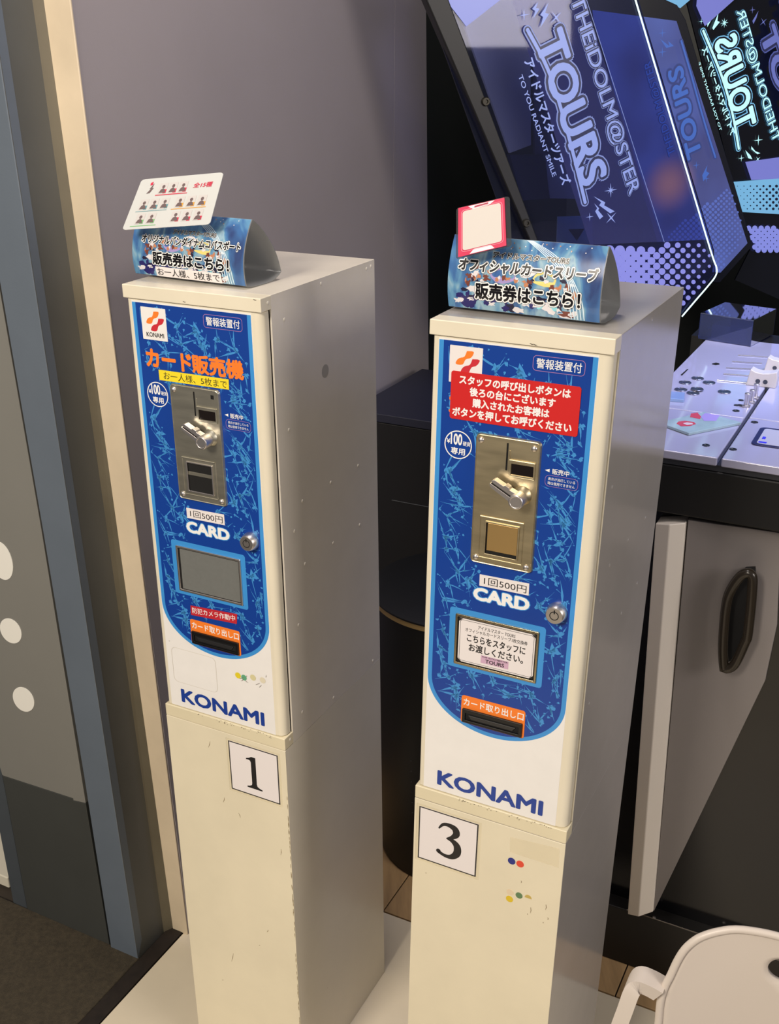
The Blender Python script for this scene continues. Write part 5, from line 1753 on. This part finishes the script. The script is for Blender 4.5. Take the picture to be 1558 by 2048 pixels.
outl = left[:] + [(cxm, top_end[1] + 0.0)] + [(2 * cxm - top_end[0], top_end[1])] + right
# keep the top rail level: the outline is symmetrical about the chair's middle
hx0, hx1 = cl_(1524, 1978)[0], 2 * cxm - cl_(1524, 1978)[0]
hz0, hz1 = cl_(1530, 2000)[1], cl_(1530, 1952)[1]
if hx1 < hx0: hx0, hx1 = hx1, hx0
hw = (left[0][0] - cxm)
zlo = min(z for _, z in outl) + 0.001
def resample(pts, n):
    P_ = [np.array(p, float) for p in pts] + [np.array(pts[0], float)]
    S_ = [0]
    for p, q in zip(P_[:-1], P_[1:]):
        S_.append(S_[-1] + np.linalg.norm(q - p))
    out = []
    for k in range(n):
        t = S_[-1] * k / n
        i = max(j for j in range(len(S_) - 1) if S_[j] <= t + 1e-12)
        f_ = (t - S_[i]) / max(1e-9, S_[i + 1] - S_[i])
        out.append(P_[i] * (1 - f_) + P_[i + 1] * f_)
    return out
rr_ = (hz1 - hz0) / 2 * 0.98
zc_ = (hz0 + hz1) / 2
outer_s = [tuple(p) for p in smooth_path(outl, 3)]
N_ = 128
O_ = resample(outer_s, N_)
cen = np.array([cxm, zc_])
# slot outline sampled along the same directions
slot = rrect(hx0, hx1, hz0, hz1, rr_, 8)
Sl = resample(slot, 720)
ins = []
for p in O_:
    dd = (p - cen) / np.linalg.norm(p - cen)
    ins.append(max(Sl, key=lambda q: ((q - cen) / np.linalg.norm(q - cen)) @ dd))
vs, fs = [], []
RN = 12
for k in range(RN + 1):
    t = k / RN
    for p, q in zip(ins, O_):
        x, z = q * t + p * (1 - t)
        tt = (x - cxm) / abs(hw)
        vs.append(cw(x, z, 0.035 * (1 - tt * tt)))
for k in range(RN):
    for j in range(N_):
        j2 = (j + 1) % N_
        fs.append((k * N_ + j, k * N_ + j2, (k + 1) * N_ + j2, (k + 1) * N_ + j))
MB().add(vs, fs).build('backrest', CHM, ch, solid=0.006, smooth=True)
edge = []
for (x, z) in smooth_path(left + [(cxm, top_end[1] + 0.0)] + [(2 * cxm - top_end[0], top_end[1])] + right, 3):
    t = (x - cxm) / abs(hw)
    edge.append(cw(x, z, 0.035 * (1 - t * t) - 0.002))
MB().tube(edge, 0.0042, 10).build('rolled_rim', CHM, ch, smooth=True)
# side arm: flat bar leaving the backrest and running forward and down
def arm(sgn):
    pix = [(1322, 1978), (1300, 1966), (1280, 1960), (1268, 1972), (1256, 2005), (1240, 2048), (1215, 2120)]
    P_ = []
    for k, (u, v) in enumerate(pix):
        q = yL(u, v, CHY - 0.004 * k)
        x = q[0] if sgn < 0 else 2 * cxm - q[0]
        P_.append((x, q[1], q[2]))
    pp = smooth_path([np.array(p) for p in P_], 6)
    c3 = [L(*p) - np.array(ch.location) for p in pp]
    mb = MB()
    vs = []
    for i, p in enumerate(c3):
        t = c3[min(i + 1, len(c3) - 1)] - c3[max(i - 1, 0)]; t /= np.linalg.norm(t)
        side_ = np.array([-SA, CA, 0.0])
        nrm = np.cross(t, side_); nrm /= np.linalg.norm(nrm)
        w2, t2 = 0.012, 0.0085
        vs += [p + side_ * w2 + nrm * t2, p - side_ * w2 + nrm * t2, p - side_ * w2 - nrm * t2, p + side_ * w2 - nrm * t2]
    fs = [(4 * i + a, 4 * i + (a + 1) % 4, 4 * i + 4 + (a + 1) % 4, 4 * i + 4 + a) for i in range(len(c3) - 1) for a in range(4)] + [(3, 2, 1, 0), tuple(4 * (len(c3) - 1) + a for a in range(4))]
    MB().add(vs, fs).build('arm', CHM, ch, bevel=0.003, smooth=True)
arm(-1); arm(1)
# seat and legs, below the frame
sx0, sx1 = left[0][0], 2 * cxm - left[0][0]
zseat = min(0.36, zlo + 0.01)
MB().box(min(sx0, sx1) + 0.01, max(sx0, sx1) - 0.01, CHY - 0.34, CHY + 0.03, zseat - 0.02, zseat + 0.004).build('seat', CHM, ch, T=lambda p: L(*p) - np.array(ch.location), bevel=0.01, seg=3)
for sx in (min(sx0, sx1) + 0.03, max(sx0, sx1) - 0.03):
    for sy in (CHY - 0.31, CHY + 0.0):
        MB().tube([L(sx, sy, zseat - 0.015) - np.array(ch.location), L(sx, sy, 0.001) - np.array(ch.location)], [0.016, 0.011], 12).build('leg', CHM, ch, smooth=True)
